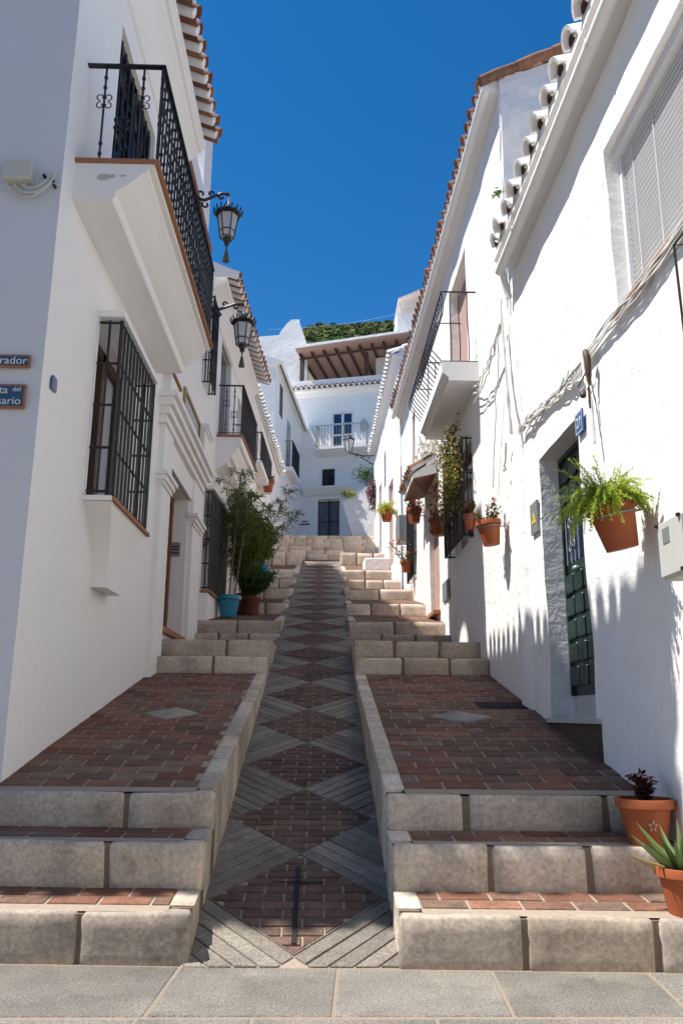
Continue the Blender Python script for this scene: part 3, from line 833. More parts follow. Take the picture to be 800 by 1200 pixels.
# ---- L3
LV=FL(-1.82,17.0,-1.58,24.0)
L3=thing('low_white_house','low white house on the left just beyond the oleanders, with pale eave tiles','house',(-3.4,20.5,0))
mb=MB(); wall(mb,17.05,24.0,1,8.1,[(19.0,20.2,7.0-.0,7.98,.14),(17.6,18.2,6.4,7.4,.14),(21.6,22.1,7.0,7.7,.14)],LV,.3,.5,.005,7,ends=False)
mb.add([(-1.82,17.05,7.9),(-5,17.05,7.9),(-5,17.05,9.6),(-1.85,17.05,8.2)],[(0,1,2,3)])
mb.build('street_wall',M['smooth'],L3,40)
mb=MB(); prof=[(0,7.80),(.06,7.84),(.14,7.94),(.24,8.02),(.24,8.10),(-.02,8.10),(-.02,7.8)]
moulding(mb,prof,LV,17.1,24.0); mb.build('cornice',M['mould'],L3,35)
rf=MB(); wh=MB(); eave(rf,wh,(-1.44,17.1),(-1.14,23.9),8.20,(1,0),.235,2.4,.36,white_tiles=True); r_=rf.build('roof',M['terra'],L3,50); wh.build('eave_mortar',M['rough'],r_)
B=MB(); B.box(18.7,21.4,6.88,7.0,0,.30,(1,1,1),LV); B.fix=True; bal=B.build('balcony',M['mould'],L3)
B=MB(); railing(B,LV,18.75,21.35,7.0,7.72,.27,.13,False); B.build('railing',M['iron'],bal)
for a,b,c,d in ((19.0,20.2,7.0,7.98),(17.6,18.2,6.4,7.4),(21.6,22.1,7.0,7.7)):
    D=MB(); flatbox(D,LV,a,b,c,d,-.135,-.1); D.build('window',M['glass'],L3)
# ---- L4 : taller angled house
LX=FL(-1.62,25.2,-.95,31.2)
L4=thing('tall_white_house','tall white house left of the top steps with a narrow brown shutter','house',(-3.2,28,TOPZ))
mb=MB()
wall(mb,25.2,31.6,5,12.35,[(26.2,26.75,11.0,12.1,.15),(27.9,28.8,9.6,11.5,.15)],LX,.3,.5,.008,9,ends=False)
FS=lambda u,v,w:(u,25.2-w,v); wall(mb,-3.6,-1.62,5,12.35,[],FS,.3,.5,.01,12,ends=False)
mb.add([(-3.6,25.2,12.35),(-1.62,25.2,12.35),(-.9,31.6,12.35),(-3.6,31.6,12.35)],[(0,1,2,3)])
mb.build('walls',M['rough'],L4,40)
mb=MB(); mb.prism([(0,12.3),(.20,12.36),(.24,12.40),(.24,12.46),(-.3,12.60),(-.3,12.3)],25.1,31.6,lambda w,v,u:LX(u,v,w)); mb.build('eave',M['mould'],L4)
mb=MB(); mb.prism([(.17,12.25),(.205,12.25),(.205,12.30),(.17,12.30)],25.1,31.6,lambda w,v,u:LX(u,v,w)); mb.build('eave_trim',M['darkwood'],L4)
mb=MB(); flatbox(mb,LX,26.2,26.75,11.0,12.1,-.14,.02); mb.build('shutter',M['darkwood'],L4)
mb=MB(); flatbox(mb,LX,27.9,28.8,9.6,11.5,-.14,.0); mb.build('balcony_door',M['glass'],L4)
mb=MB(); mb.box(27.5,29.3,9.42,9.55,0,.30,(1,1,1),LX); mb.fix=True; bal=mb.build('balcony',M['mould'],L4)
mb=MB(); railing(mb,LX,27.55,29.25,9.55,10.5,.27,.11,False); mb.build('railing',M['iron'],bal)

# ------------------------------------------------------------------ houses, right row
RF=FR(1.92)
R1=thing('whitewashed_house','nearest whitewashed house on the right with green door and metal blind','house',(3.6,4.5,0))
mb=MB()
wall(mb,-2,7.72,-.1,5.55,[(5.86,6.98,1.14,3.37,.245),(3.35,4.90,3.72,4.96,.19)],RF,.3,.12,.022,21,ends=False)
mb.add([(1.92,7.72,-.1),(4,7.72,-.1),(4,7.72,5.55),(1.92,7.72,5.55)],[(0,1,2,3)])
mb.build('street_wall',M['rough'],R1,60)
# lumpy corner buttress with rounded head
mb=MB(); seg=10; vs=[]; zs=[-.1+ i*.16 for i in range(34)]
for i,z_ in enumerate(zs):
    k=min(1,(5.18-z_)/.22) if z_>4.96 else 1; k=max(.05,k)**.5
    for s in range(seg+1):
        an=math.pi*s/seg; y_=7.72-math.cos(an)*.20; x_=1.94-math.sin(an)*.085*k
        nn=.018*noise.noise(Vector((y_*3,z_*2.2,3.3)))+.008*noise.noise(Vector((y_*9,z_*7,1)))
        vs.append((x_-nn,y_,z_))
fs=[(i*(seg+1)+s,i*(seg+1)+s+1,(i+1)*(seg+1)+s+1,(i+1)*(seg+1)+s) for i in range(len(zs)-1) for s in range(seg)]
mb.add(vs,fs); mb.build('corner_buttress',M['old'],R1,70)
# soffit + gutter + tiles
mb=MB(); mb.prism([(-.02,5.58),(.06,5.62),(.20,5.68),(.20,5.72),(-.1,5.86)],-2,7.55,lambda w,v,u:RF(u,v,w)); mb.build('eave_soffit',M['rough'],R1,35)
mb=MB(); mb.tube([(1.775,-2,5.57),(1.775,7.55,5.57)],.05,12); mb.tube([(1.79,7.52,5.60),(1.83,7.60,5.50),(1.87,7.60,5.3)],.035,10)
for y_ in (1.5,3.0,4.6,5.7,6.8): mb.lathe([(.054,-.012),(.058,0),(.054,.012)],0,0,0,10,(1,1,1),lambda x,y,z,y_=y_:(1.775+x,y_+z,5.57+y))
mb.build('gutter',M['mould'],R1,50)
rf=MB(); wh=MB(); eave(rf,wh,(1.68,-1.9),(1.68,7.52),5.76,(-1,0),.285,2.4,.36,.105,white_tiles=True)
r_=rf.build('roof',M['terra'],R1,50); wh.build('whitewashed_tiles',M['rough'],r_,50)
# blind window
W=MB(); flatbox(W,RF,3.35,4.90,4.90,4.96,-.18,-.05); flatbox(W,RF,4.86,4.90,3.72,4.90,-.18,-.09); win=W.build('window',M['blind'],R1)
W=MB(); flatbox(W,RF,3.35,4.86,3.72,4.90,-.19,-.16); W.build('pane',M['darkgap'],win)
W=MB(); nS=30
for k in range(nS):
    v=lerp(3.735,4.875,k/(nS-1)); 
    W.prism([(-.128,v),(-.116,v+.004),(-.110,v+.012),(-.116,v+.018),(-.128,v+.021)],3.36,4.86,lambda w,v,u:RF(u,v,w))
for u in (3.9,4.36,4.70): flatbox(W,RF,u,u+.008,3.73,4.88,-.11,-.105)
W.build('blind',M['blind'],win)
W=MB(); flatbox(W,RF,3.30,4.93,3.69,3.718,-.19,.035); W.build('sill',M['clay'],win)
RD=FR(1.985)
# green door 21
D=MB(); flatbox(D,RD,5.86,6.98,1.32,3.37,-.172,-.125)
for u0_,u1_ in ((5.93,6.16),(6.22,6.45),(6.51,6.70),(6.74,6.93)):
    for k in range(5):
        v=1.40+k*.19; D.bbox(u0_,u1_,v,v+.155,-.125,-.095,.03,(1,1,1),RD)
    for v in (2.95,3.12): D.bbox(u0_,u1_,v,v+.15,-.125,-.10,.03,(1,1,1),RD)
flatbox(D,RD,5.86,6.98,3.33,3.37,-.125,-.10); flatbox(D,RD,6.94,6.98,1.32,3.33,-.125,-.10); flatbox(D,RD,5.86,5.90,1.32,3.33,-.125,-.10)
do=D.build('door',M['greendoor'],R1)
for a,b in ((6.52,6.92),(5.94,6.40)):
    D=MB(); flatbox(D,RD,a,b,2.42,2.90,-.124,-.12); D.build('pane',M['pane'],do)
D=MB()
for u in (6.56,6.66,6.76,6.88,6.0,6.15,6.3): bar(D,RD(u,2.40,-.11),RD(u,2.92,-.11),.005)
for uc in (6.72,6.17):
    for vc in (2.55,2.75):
        for s in (1,-1):
            pts=[RD(uc+s*(.045+.04*math.cos(a)*(1-t*.5)),vc+.05*math.sin(a)*(1-t*.5),-.105) for t,a in ((i/12,math.pi*(-.6+1.8*i/12)) for i in range(13))]
            D.tube(pts,.005,4)
D.build('door_ironwork',M['greymetal'],do)
D=MB(); p=RD(6.60,2.33,-.09); D.lathe([(0,-.03),(.03,-.015),(.034,0),(.03,.015),(0,.03)],p[0],p[1],p[2],10); D.tube([RD(6.60,2.33,-.09),RD(6.60,2.33,-.12)],.012,8); D.build('handle',M['greymetal'],do,60)
D=MB(); flatbox(D,RF,5.86,6.98,1.14,1.315,-.245,-.19); flatbox(D,RF,5.74,7.02,1.105,1.14,-.13,.045); D.build('threshold',M['marble'],R1)
D=MB(); D.bbox(5.76,7.0,.60,1.103,-.02,.03,.012,(1,1,1),RF); D.build('rubble_step',M['cobble'],R1)
# things on R1
mb=MB(); flatbox(mb,RF,5.66,5.83,3.19,3.36,.015,.027)
o=mb.build('house_number_tile',M['bluetile']); tag(o,'small blue tile with white number 21 above the green door','house number')
def text(body,size,mat,name,parent,loc,rot,ext=.002,sx=1):
    cu=bpy.data.curves.new(name,'FONT'); cu.body=body; cu.size=size; cu.extrude=ext; cu.align_x='CENTER'; cu.align_y='CENTER'
    cu.space_character=1.0
    ob=bpy.data.objects.new(name,cu); COL.objects.link(ob)
    dg=bpy.context.evaluated_depsgraph_get(); me=bpy.data.meshes.new_from_object(ob.evaluated_get(dg)); bpy.data.objects.remove(ob)
    me.materials.clear(); me.materials.append(mat)
    o2=bpy.data.objects.new(name,me); COL.objects.link(o2); o2.parent=parent; o2.location=loc; o2.rotation_euler=rot; o2.scale=(sx,1,1)
    return o2
RW=(math.pi/2,0,-math.pi/2)  # faces -X
text('21',.115,M['letter'],'digits',o,(1.92-.029,5.745,3.275),RW)
mb=MB()
for a,b,c,d in ((5.668,5.822,3.345,3.352),(5.668,5.822,3.198,3.205),(5.668,5.675,3.205,3.345),(5.815,5.822,3.205,3.345)): flatbox(mb,RF,a,b,c,d,.027,.029)
mb.build('border',M['letter'],o)
# meter box
me_=thing('meter_box','beige plastic electricity meter box with a small window on the right wall','meter box',(1.9,4.1,1.84))
mb=MB(); mb.bbox(3.90,4.22,1.84,2.15,0,.14,.012,(1,1,1),RF); mb.bbox(3.915,4.205,1.853,2.137,.14,.155,.008,(1,1,1),RF); bx=mb.build('case',M['pvc'],me_)
mb=MB(); flatbox(mb,RF,4.06,4.14,2.02,2.10,.155,.158); mb.build('meter_window',M['greymetal'],bx)
for u,v in ((3.93,2.13),(4.20,2.13),(3.93,1.86)):
    mb=MB(); p=RF(u,v,.158); mb.lathe([(0,-.012),(.014,-.006),(.014,.006),(0,.012)],p[0],p[1],p[2],8); mb.build('screw',M['black'],bx)
# electric warning cover
mb=MB(); flatbox(mb,RF,7.02,7.26,2.74,3.02,.01,.03); o=mb.build('utility_cover',M['greymetal']); tag(o,'grey utility cover with a yellow warning triangle left of the green door','utility cover')
mb=MB(); mb.prism([(7.09,2.83),(7.21,2.83),(7.15,2.93)],.030,.034,lambda u,v,w:RF(u,v,w)); mb.build('warning_triangle',M['yellow'],o)
mb=MB(); mb.prism([(7.155,2.905),(7.135,2.865),(7.15,2.868),(7.14,2.838),(7.165,2.878),(7.15,2.876)],.034,.036,lambda u,v,w:RF(u,v,w)); mb.build('bolt_symbol',M['black'],o)
# cables
def wobble(a,b,n,amp,seed,sag=0):
    a=Vector(a);b=Vector(b); out=[]
    for i in range(n+1):
        t=i/n; p=a.lerp(b,t); p.z-=sag*4*t*(1-t)
        e=min(1,t*8,(1-t)*8)
        p.y+=amp*.3*e*noise.noise(Vector((t*9,seed,0))); p.z+=amp*e*noise.noise(Vector((t*11,seed,7))); p.x+=amp*.4*e*noise.noise(Vector((t*10,seed,3)))
        out.append(p)
    return out
mb=MB()
for k in range(7):
    z0=3.60+k*.012; mb.tube(wobble((1.885-.006*(k%3),2.2,z0+.02),(1.885,5.55,z0+.05),26,.04,k*1.7,.01)+wobble((1.885,5.6,z0-.01),(1.885-.01*(k%3),7.45,z0+.19),22,.05,k*2.3+9,.0),.0062,5)
for k in range(4): mb.tube(wobble((1.88,5.55,3.68),(1.88,7.5,3.80),14,.09,k+30,.02),.0065,5)
for k in range(3): mb.tube(wobble((1.82-.01*k,7.5,3.80),(1.80,7.66,5.05+.1*k),12,.05,k+50),.008,5)
for k in range(3): mb.tube(wobble((1.80-.01*k,7.68,5.05),(1.84,9.5,4.9+.1*k),16,.09,k+60,.12),.008,5)
mb.tube(wobble((1.80,7.7,3.78),(1.86,8.1,3.60),8,.05,71,.05),.010,5)
mb.tube(wobble((1.80,7.62,5.3),(1.87,8.7,3.6),16,.06,75,-.1),.006,5)
mb.tube(wobble((1.88,5.55,3.72),(1.86,5.40,3.40),8,.03,81),.012,5)
mb.tube(wobble((1.87,5.40,3.40),(1.86,5.34,2.98),8,.03,83),.012,5)
o=mb.build('cable_bundle',M['cable'],None,60); tag(o,'bundle of pale whitewashed cables strung along the right wall','cables')
mb=MB(); mb.tube(wobble((1.86,5.60,3.50),(1.86,5.37,3.55),6,.01,90),.005,5)
mb.tube([(1.86,5.37,3.60),(1.84,5.34,3.66),(1.84,5.31,3.60),(1.85,5.33,3.48),(1.85,5.33,3.40)],[.012,.022,.024,.02,.008],8); mb.tube([(1.86,5.5,3.42),(1.85,5.48,3.38)],.022,7)
mb.tube([(1.85,5.35,3.4),(1.85,5.35,3.24)],.008,6)
o=mb.build('cable_anchor',M['darkwood'],None,60); tag(o,'rusty hook and cable anchor fixed on the white wall above number 21','anchor')
mb=MB(); mb.tube([(1.92,3.80,3.56),(1.81,3.79,3.54),(1.81,3.77,2.87),(1.81,3.1,2.87),(1.81,3.1,3.54)],.007,6); mb.tube([(1.81,3.79,3.54),(1.81,3.1,3.54)],.007,6)
o=mb.build('wall_rack',M['iron']); tag(o,'thin black iron frame projecting from the right wall below the blind window','iron frame')

# ---- R2
R2=thing('balcony_house','tall white house on the right with bellied iron balcony and tiled door hood','house',(3.8,13,0))
RG=FR(1.92,7.6,1.90,19)
mb=MB()
wall(mb,7.77,19.0,-.1,8.15,[(10.15,11.6,5.46,7.45,.2),(10.15,11.65,3.36,4.66,.15),(13.2,14.35,2.75,5.15,.14),(16.3,17.5,3.9,5.6,.14),(16.2,16.85,6.3,7.45,.14)],RG,.3,.16,.022,33,ends=False)
mb.build('street_wall',M['rough'],R2,60)
mb=MB(); GY=7.80
zt=lambda x: 8.10+(x-1.80)*.50
n=36
for i in range(n):
    a=lerp(1.90,6.0,i/n); b=lerp(1.90,6.0,(i+1)/n)
    for j in range(40):
        def P(x,s): z_=lerp(4.5,zt(x)-.06,s); return (x,GY+.08*noise.noise(Vector((x*1.6,z_*1.6,8)))+.03*noise.noise(Vector((x*5,z_*5,2))),z_)
        mb.add([P(a,j/40),P(b,j/40),P(b,(j+1)/40),P(a,(j+1)/40)],[(0,1,2,3)])
mb.build('gable_wall',M['old'],R2,60)
mb=MB(); x=1.70
while x<5.6:
    z_=8.07+(x-1.70)*.50; d=Vector((.46,0,.23))
    p=Vector((x,GY-.02,z_)); mb.tube([p,p+d*.5+Vector((0,0,.012)),p+d],[.062,.060,.052],10,tcol()); x+=.42
vt=mb.build('verge_tiles',M['terra'],R2,60)
mb=MB(); mb.tube([(1.77,7.80,8.0),(1.70,19.0,8.25)],.055,10)
mb.prism([(-.02,7.95),(.10,8.0),(.16,8.08),(-.1,8.25)],7.82,19,lambda w,v,u:RG(u,v+(u-7.8)*.02,w)); mb.build('gutter',M['mould'],R2,50)
rf=MB(); wh=MB(); eave(rf,wh,(1.72,7.85),(1.63,19.0),8.13,(-1,0),.235,2.6,.42,z1=8.42); r_=rf.build('roof',M['terra'],R2,50); wh.build('eave_mortar',M['rough'],r_)
# balcony with bellied railing
B=MB(); B.prism([(0,5.19),(.38,5.19),(.38,5.23),(.41,5.26),(.43,5.28),(.46,5.29),(.46,5.44),(0,5.44)],9.48,11.75,lambda w,v,u:RG(u,v,w)); bal=B.build('balcony',M['mould'],R2,35)
B=MB()
def belly(t): # t 0 bottom..1 top -> extra protrusion
    return .19*math.sin(math.pi*min(1,t/.62))**1.2 if t<.62 else -.02*math.sin(math.pi*(t-.62)/.38)
pts0=[i/12 for i in range(13)]
nb=16
for k in range(nb+1):
    u=lerp(9.52,11.7,k/nb); B.tube([RG(u,5.44+.98*t,.44+belly(t)) for t in pts0],.0075,5)
for u in (9.52,11.7):
    for k in range(1,4):
        w=.44*k/4; B.tube([RG(u-(.03*math.sin(math.pi*2*t) if u<10 else -.03*math.sin(math.pi*2*t)),5.44+.98*t,w) for t in pts0],.0075,5)
for v,e in ((6.42,.0),(5.98,belly(.54)),(5.46,.0)):
    B.tube([RG(9.52,v,0 if v!=5.98 else .2),RG(9.52,v,.44+e),RG(11.7,v,.44+e),RG(11.7,v,0)],.012 if v!=5.98 else .008,5)
B.build('railing',M['iron'],bal)
D=MB(); flatbox(D,RG,10.15,11.6,5.46,7.45,-.195,-.15); D.build('balcony_door',M['pink'],R2)
# window niche upper + others
D=MB(); flatbox(D,RG,16.2,16.85,6.3,7.45,-.135,-.1); D.build('upper_window',M['pink'],R2)
D=MB(); reja(D,RG,10.12,11.68,3.36,4.68,.13,11,3,1); gr=D.build('window',M['iron'],R2)
D=MB(); flatbox(D,RG,10.15,11.65,3.36,4.66,-.145,-.1); D.build('pane',M['glass'],gr)
D=MB(); flatbox(D,RG,13.2,14.35,2.8,5.15,-.135,-.09); D.bbox(13.3,13.75,3.0,3.9,-.09,-.075,.02,(1,1,1),RG); D.build('door',M['pink'],R2)
D=MB(); flatbox(D,RG,13.12,14.43,2.74,2.80,-.14,.12); D.build('threshold',M['clay'],R2)
D=MB(); reja(D,RG,16.28,17.52,3.9,5.6,.06,8,4,0); gr=D.build('window',M['iron'],R2)
D=MB(); flatbox(D,RG,16.3,17.5,3.9,5.6,-.135,-.1); D.build('pane',M['glass'],gr)
# tiled hood over the pink door
rf=MB(); wh=MB(); H=MB()
H.prism([(0,5.10),(.42,5.00),(.42,5.06),(0,5.36)],13.15,14.75,lambda w,v,u:RG(u,v,w)); hd=H.build('door_hood',M['mould'],R2)
H=MB(); H.prism([(.03,5.09),(.39,5.004),(.39,4.99),(.03,5.07)],13.2,14.7,lambda w,v,u:RG(u,v,w)); H.build('hood_lining',M['wood'],hd)
eave(rf,wh,(1.43,13.1),(1.43,14.8),5.14,(-1,0),.17,.52,.62,.058,rows=1); rf.build('hood_tiles',M['terra'],hd,50); wh.build('hood_mortar',M['rough'],hd)
for u in (13.2,14.7):
    H=MB(); H.tube([RG(u,4.72,.02),RG(u,4.76,.2),RG(u,4.98,.38)],.009,5)
    H.tube([RG(u,4.86+.05*math.sin(a)*(1-i/14*.6),.12+.05*math.cos(a)*(1-i/14*.6)) for i,a in ((i,i/14*4.5) for i in range(15))],.007,4)
    H.build('hood_bracket',M['iron'],hd)
mb=MB(); flatbox(mb,RG,12.15,12.75,2.86,3.15,.01,.03); o=mb.build('utility_cover',M['greymetal']); tag(o,'grey metal utility cover low on the right wall beside the pink door','utility cover')
mb=MB(); mb.bbox(17.75,18.25,4.9,5.5,.0,.22,.02,(1,1,1),RG); o=mb.build('letter_box',M['greymetal']); tag(o,'dark grey wall box beyond the tiled door hood on the right','wall box')
# ---- R3
R3=thing('upper_white_house','farthest white house on the right, just before the top steps','house',(3.6,23.5,3))
RH=FR(1.86,19,1.76,27.4)
mb=MB()
wall(mb,19.0,27.4,2,9.95,[(20.9,21.9,5.0,7.3,.12),(24.4,25.3,6.0,8.2,.12),(22.8,23.5,7.6,8.7,.12)],RH,.3,.3,.018,44,ends=False)
FS=lambda u,v,w:(u,19.0-w,v); wall(mb,1.86,5,7,10.1,[],FS,.3,.4,.02,45,ends=False)
FS2=lambda u,v,w:(u,27.4+w,v); wall(mb,1.76,5,4,10.1,[],FS2,.3,.6,.02,46,ends=False)
mb.build('walls',M['rough'],R3,60)
mb=MB(); mb.prism([(-.02,9.78),(.08,9.82),(.18,9.92),(-.1,10.1)],19,27.3,lambda w,v,u:RH(u,v,w)); mb.build('eave_soffit',M['rough'],R3)
rf=MB(); wh=MB(); eave(rf,wh,(1.60,19.0),(1.56,27.3),9.98,(-1,0),.26,2.4,.42,.085,white_tiles=True); r_=rf.build('roof',M['terra'],R3,50); wh.build('whitewashed_tiles',M['rough'],r_,50)
for a,b,c,d in ((20.9,21.9,5.0,7.3),(24.4,25.3,6,8.2)):
    D=MB(); flatbox(D,RH,a,b,c,d,-.11,-.07); D.build('door',M['pink'],R3)
D=MB(); flatbox(D,RH,22.8,23.5,7.6,8.7,-.11,-.07); D.build('window',M['glass'],R3)

# ---- unseen house, added behind the viewpoint to block sky light
OH=thing('sky_blocking_house','unseen house added behind the camera to keep sky light off facing walls','house',(0,-7,0))
FO=lambda u,v,w:(u,-4.0+w,v)
mb=MB(); wall(mb,-9,7,0,10.5,[(-6,-4.8,1,3.2,.2),(-1,.2,.0,2.3,.2),(3,4.2,1,3.2,.2),(-5.8,-5,4.5,6.5,.2),(-1,-.2,4.5,6.5,.2),(3,3.8,4.5,6.5,.2)],FO,.3,.5,.01,70,ends=False)
mb.box(-9,7,-11,-4.4,0,10.4); mb.build('walls',M['opp'],OH,40)
mb=MB(); mb.prism([(-3.8,10.4),(-3.8,10.5),(-7,12.2),(-11,10.5),(-11,10.4)],-9.1,7.1,lambda v,w,u:(u,v,w)); mb.build('roof',M['clay'],OH)
mb=MB(); flatbox(mb,FO,-1,.2,0,2.3,-.2,-.15); mb.build('door',M['wood'],OH)
for a,b,c,d in ((-6,-4.8,1,3.2),(3,4.2,1,3.2),(-5.8,-5,4.5,6.5),(-1,-.2,4.5,6.5),(3,3.8,4.5,6.5)):
    mb=MB(); flatbox(mb,FO,a,b,c,d,-.2,-.16); mb.build('window',M['glass'],OH)
# ------------------------------------------------------------------ far facade
A14=math.radians(14)
def FF(u,v,w):   # u along facade (x at centre), w outwards (towards the viewer/left)
    c,s=math.cos(A14),math.sin(A14); return (.5+(u-.5)*c-w*s,31.2-(u-.5)*s-w*c,v)
F=thing('far_house','white house closing the lane, with blue paned balcony door and covered roof terrace','house',(.5,33,TOPZ))
mb=MB()
wall(mb,-1.75,4.2,6.4,14.0,[(-.22,.66,6.9,9.38,.25),(-.05,.45,9.85,10.62,.2),(.30,1.20,11.35,13.0,.12)],FF,.3,.4,.015,55,ends=False)
mb.build('facade',M['rough'],F,50)
mb=MB()
mb.box(-1.7,4.2,14.0,14.45,-.3,0,(1,1,1),lambda u,v,w:FF(u,v,w)); 
moulding(mb,[(0,13.72),(.06,13.74),(.10,13.86),(.22,13.9),(.22,13.98),(0,14.0)],FF,-1.55,4.2)
mb.build('parapet',M['rough'],F)
rf=MB(); wh=MB(); p0=FF(-1.45,0,.36); p1=FF(4.2,0,.36); nn_=(-math.sin(A14),-math.cos(A14)); eave(rf,wh,p0[:2],p1[:2],14.0,nn_,.22,.8,.3,.07,rows=2); r_=rf.build('eave_roof',M['terra'],F,50); wh.build('eave_mortar',M['rough'],r_)
# terrace: back wall, right white wall, posts, rafters, roof
mb=MB(); mb.box(-1.7,4.5,14.0,15.9,-3.6,-3.4,(1,1,1),FF); mb.box(1.9,2.1,14.0,15.75,-3.4,-1.2,(1,1,1),FF); mb.box(2.1,4.4,14,15.75,-1.4,-1.2,(1,1,1),FF); mb.fix=True; mb.build('terrace_wall',M['rough'],F)
mb=MB()
def roofz(u,w): return 15.66+.055*(u+1.2)+.0*w
for k in range(10):
    u=-1.05+k*.50
    if u>4: break
    mb.box(u-.04,u+.04,.03,.13,-3.5,.10,(1,1,1),lambda a,b,w,u=u:FF(a,roofz(a,w)-.14+b,w))
mb.box(-1.12,4.3,.04,.12,-.13,-.06,(1,1,1),lambda a,b,w:FF(a,roofz(a,w)-.27+b,w))
for u in (-1.0,1.7): mb.box(u-.07,u+.08,14.4,15.5,-.18,-.02,(1,1,1),FF)
mb.fix=True; mb.build('rafters',M['darkwood'],F)
mb=MB(); mb.box(-1.16,4.4,0,.10,-3.7,.35,(1,1,1),lambda a,b,w:FF(a,roofz(a,w)+b,w)); mb.fix=True; rf_=mb.build('terrace_roof',M['pink'],F)
mb=MB(); mb.box(-1.18,4.42,.102,.20,-3.72,.40,(1,1,1),lambda a,b,w:FF(a,roofz(a,w)+b,w)); mb.fix=True; mb.build('roof_covering',M['rough'],rf_)
# balcony door with blue panes
D=MB()
for a,b,c,d in ((.30,.38,11.35,13.0),(1.12,1.20,11.35,13.0),(.70,.80,11.35,13.0),(.38,1.12,12.92,13.0),(.38,1.12,11.35,11.5),(.38,1.12,12.0,12.06),(.38,1.12,12.46,12.52)): flatbox(D,FF,a,b,c,d,-.10,-.04)
bd=D.build('balcony_door',M['blind'],F)
D=MB(); flatbox(D,FF,.38,1.12,11.45,12.95,-.115,-.08); D.build('pane',M['pane'],bd)
B=MB(); B.prism([(0,11.10),(.35,11.16),(.6,11.26),(.6,11.36),(0,11.36)],-.20,1.85,lambda w,v,u:FF(u,v,w)); bal=B.build('balcony',M['mould'],F)
B=MB(); railing(B,FF,-.18,1.83,11.36,12.25,.57,.12,False,.008); B.build('railing',M['greymetal'],bal)
D=MB(); flatbox(D,FF,-.05,.45,9.85,10.62,-.19,-.12); sw=D.build('small_window',M['glass'],F)
D=MB(); reja(D,FF,-.03,.43,9.87,10.6,.03,4,3,0); D.build('grille',M['iron'],sw)
D=MB(); flatbox(D,FF,-.22,.66,7.0,9.34,-.22,-.17); dd=D.build('double_door',M['greycloth'],F)
D=MB()
for k in range(9): u=-.20+k*.105; bar(D,FF(u,7.0,-.13),FF(u,9.34,-.13),.009)
for v in (7.6,8.5,9.3): bar(D,FF(-.22,v,-.13),FF(.66,v,-.13),.012)
for u in (-.22,.22,.66): bar(D,FF(u,7,-.12),FF(u,9.36,-.12),.028)
D.build('door_bars',M['iron'],dd)
D=MB(); D.prism([(0,9.52),(.10,9.54),(.34,9.78),(.34,9.84),(0,9.84)],-.75,1.25,lambda w,v,u:FF(u,v,w)); D.build('door_canopy',M['mould'],F)
D=MB(); flatbox(D,FF,-.95,-.52,8.38,8.44,.01,.02); flatbox(D,FF,-.85,-.62,8.50,8.55,.01,.02); D.build('wall_lettering',M['darkcable'],F)
D=MB(); pts=[FF(1.62+.16*math.cos(a),12.35+.30*math.sin(a),.01) for a in [i*math.pi/6 for i in range(12)]]; D.add(pts,[list(range(12))]); D.build('wall_medallion',M['pvc'],F)
# tall side wall with stepped top
TW=thing('tall_party_wall','tall whitewashed wall with a curved stepped top rising behind the left houses','wall',(-1.9,33,6))
mb=MB(); poly=[(-6,6),(-6,16.55),(-1.95,16.75),(-1.85,16.95),(-1.62,17.28),(-1.42,17.45),(-1.10,17.45),(-1.05,17.2),(-.72,16.2),(-.68,6)]
mb.prism(poly,31.9,35,lambda u,v,w:(u,w-.1*u,v)); mb.build('wall_face',M['old'],TW)
# sunlit garden wall with shrubs
GW=thing('garden_wall','sunlit low white garden wall at the top right of the steps, overgrown with shrubs','wall',(1.6,29,TOPZ))
mb=MB(); mb.prism([(.70,8.55),(1.15,TOPZ-.1),(2.6,TOPZ-.1),(2.6,9.6),(1.95,9.35)],28.6,28.9,lambda u,v,w:(u,w-.35*(u-.7),v)); mb.build('wall_face',M['rough'],GW)
# tower terrace on the right with awning
TT=thing('roof_terrace_tower','white rooftop block with a cream awning above the right eave','tower',(3.4,33,10))
mb=MB(); mb.box(3.15,6,33,36,8,18.3); mb.build('block',M['rough'],TT)
mb=MB(); mb.tube([(3.28,33,18.3),(3.28,33,18.9)],.03,6); mb.tube([(3.28,33,18.65),(4.2,33,18.8)],.02,6); fr_=mb.build('awning_frame',M['blind'],TT)
mb=MB(); mb.prism([(3.18,18.80),(4.6,19.45),(4.6,19.52),(3.18,18.86)],32.6,35,lambda u,v,w:(u,w,v)); mb.build('awning',M['awning'],TT)

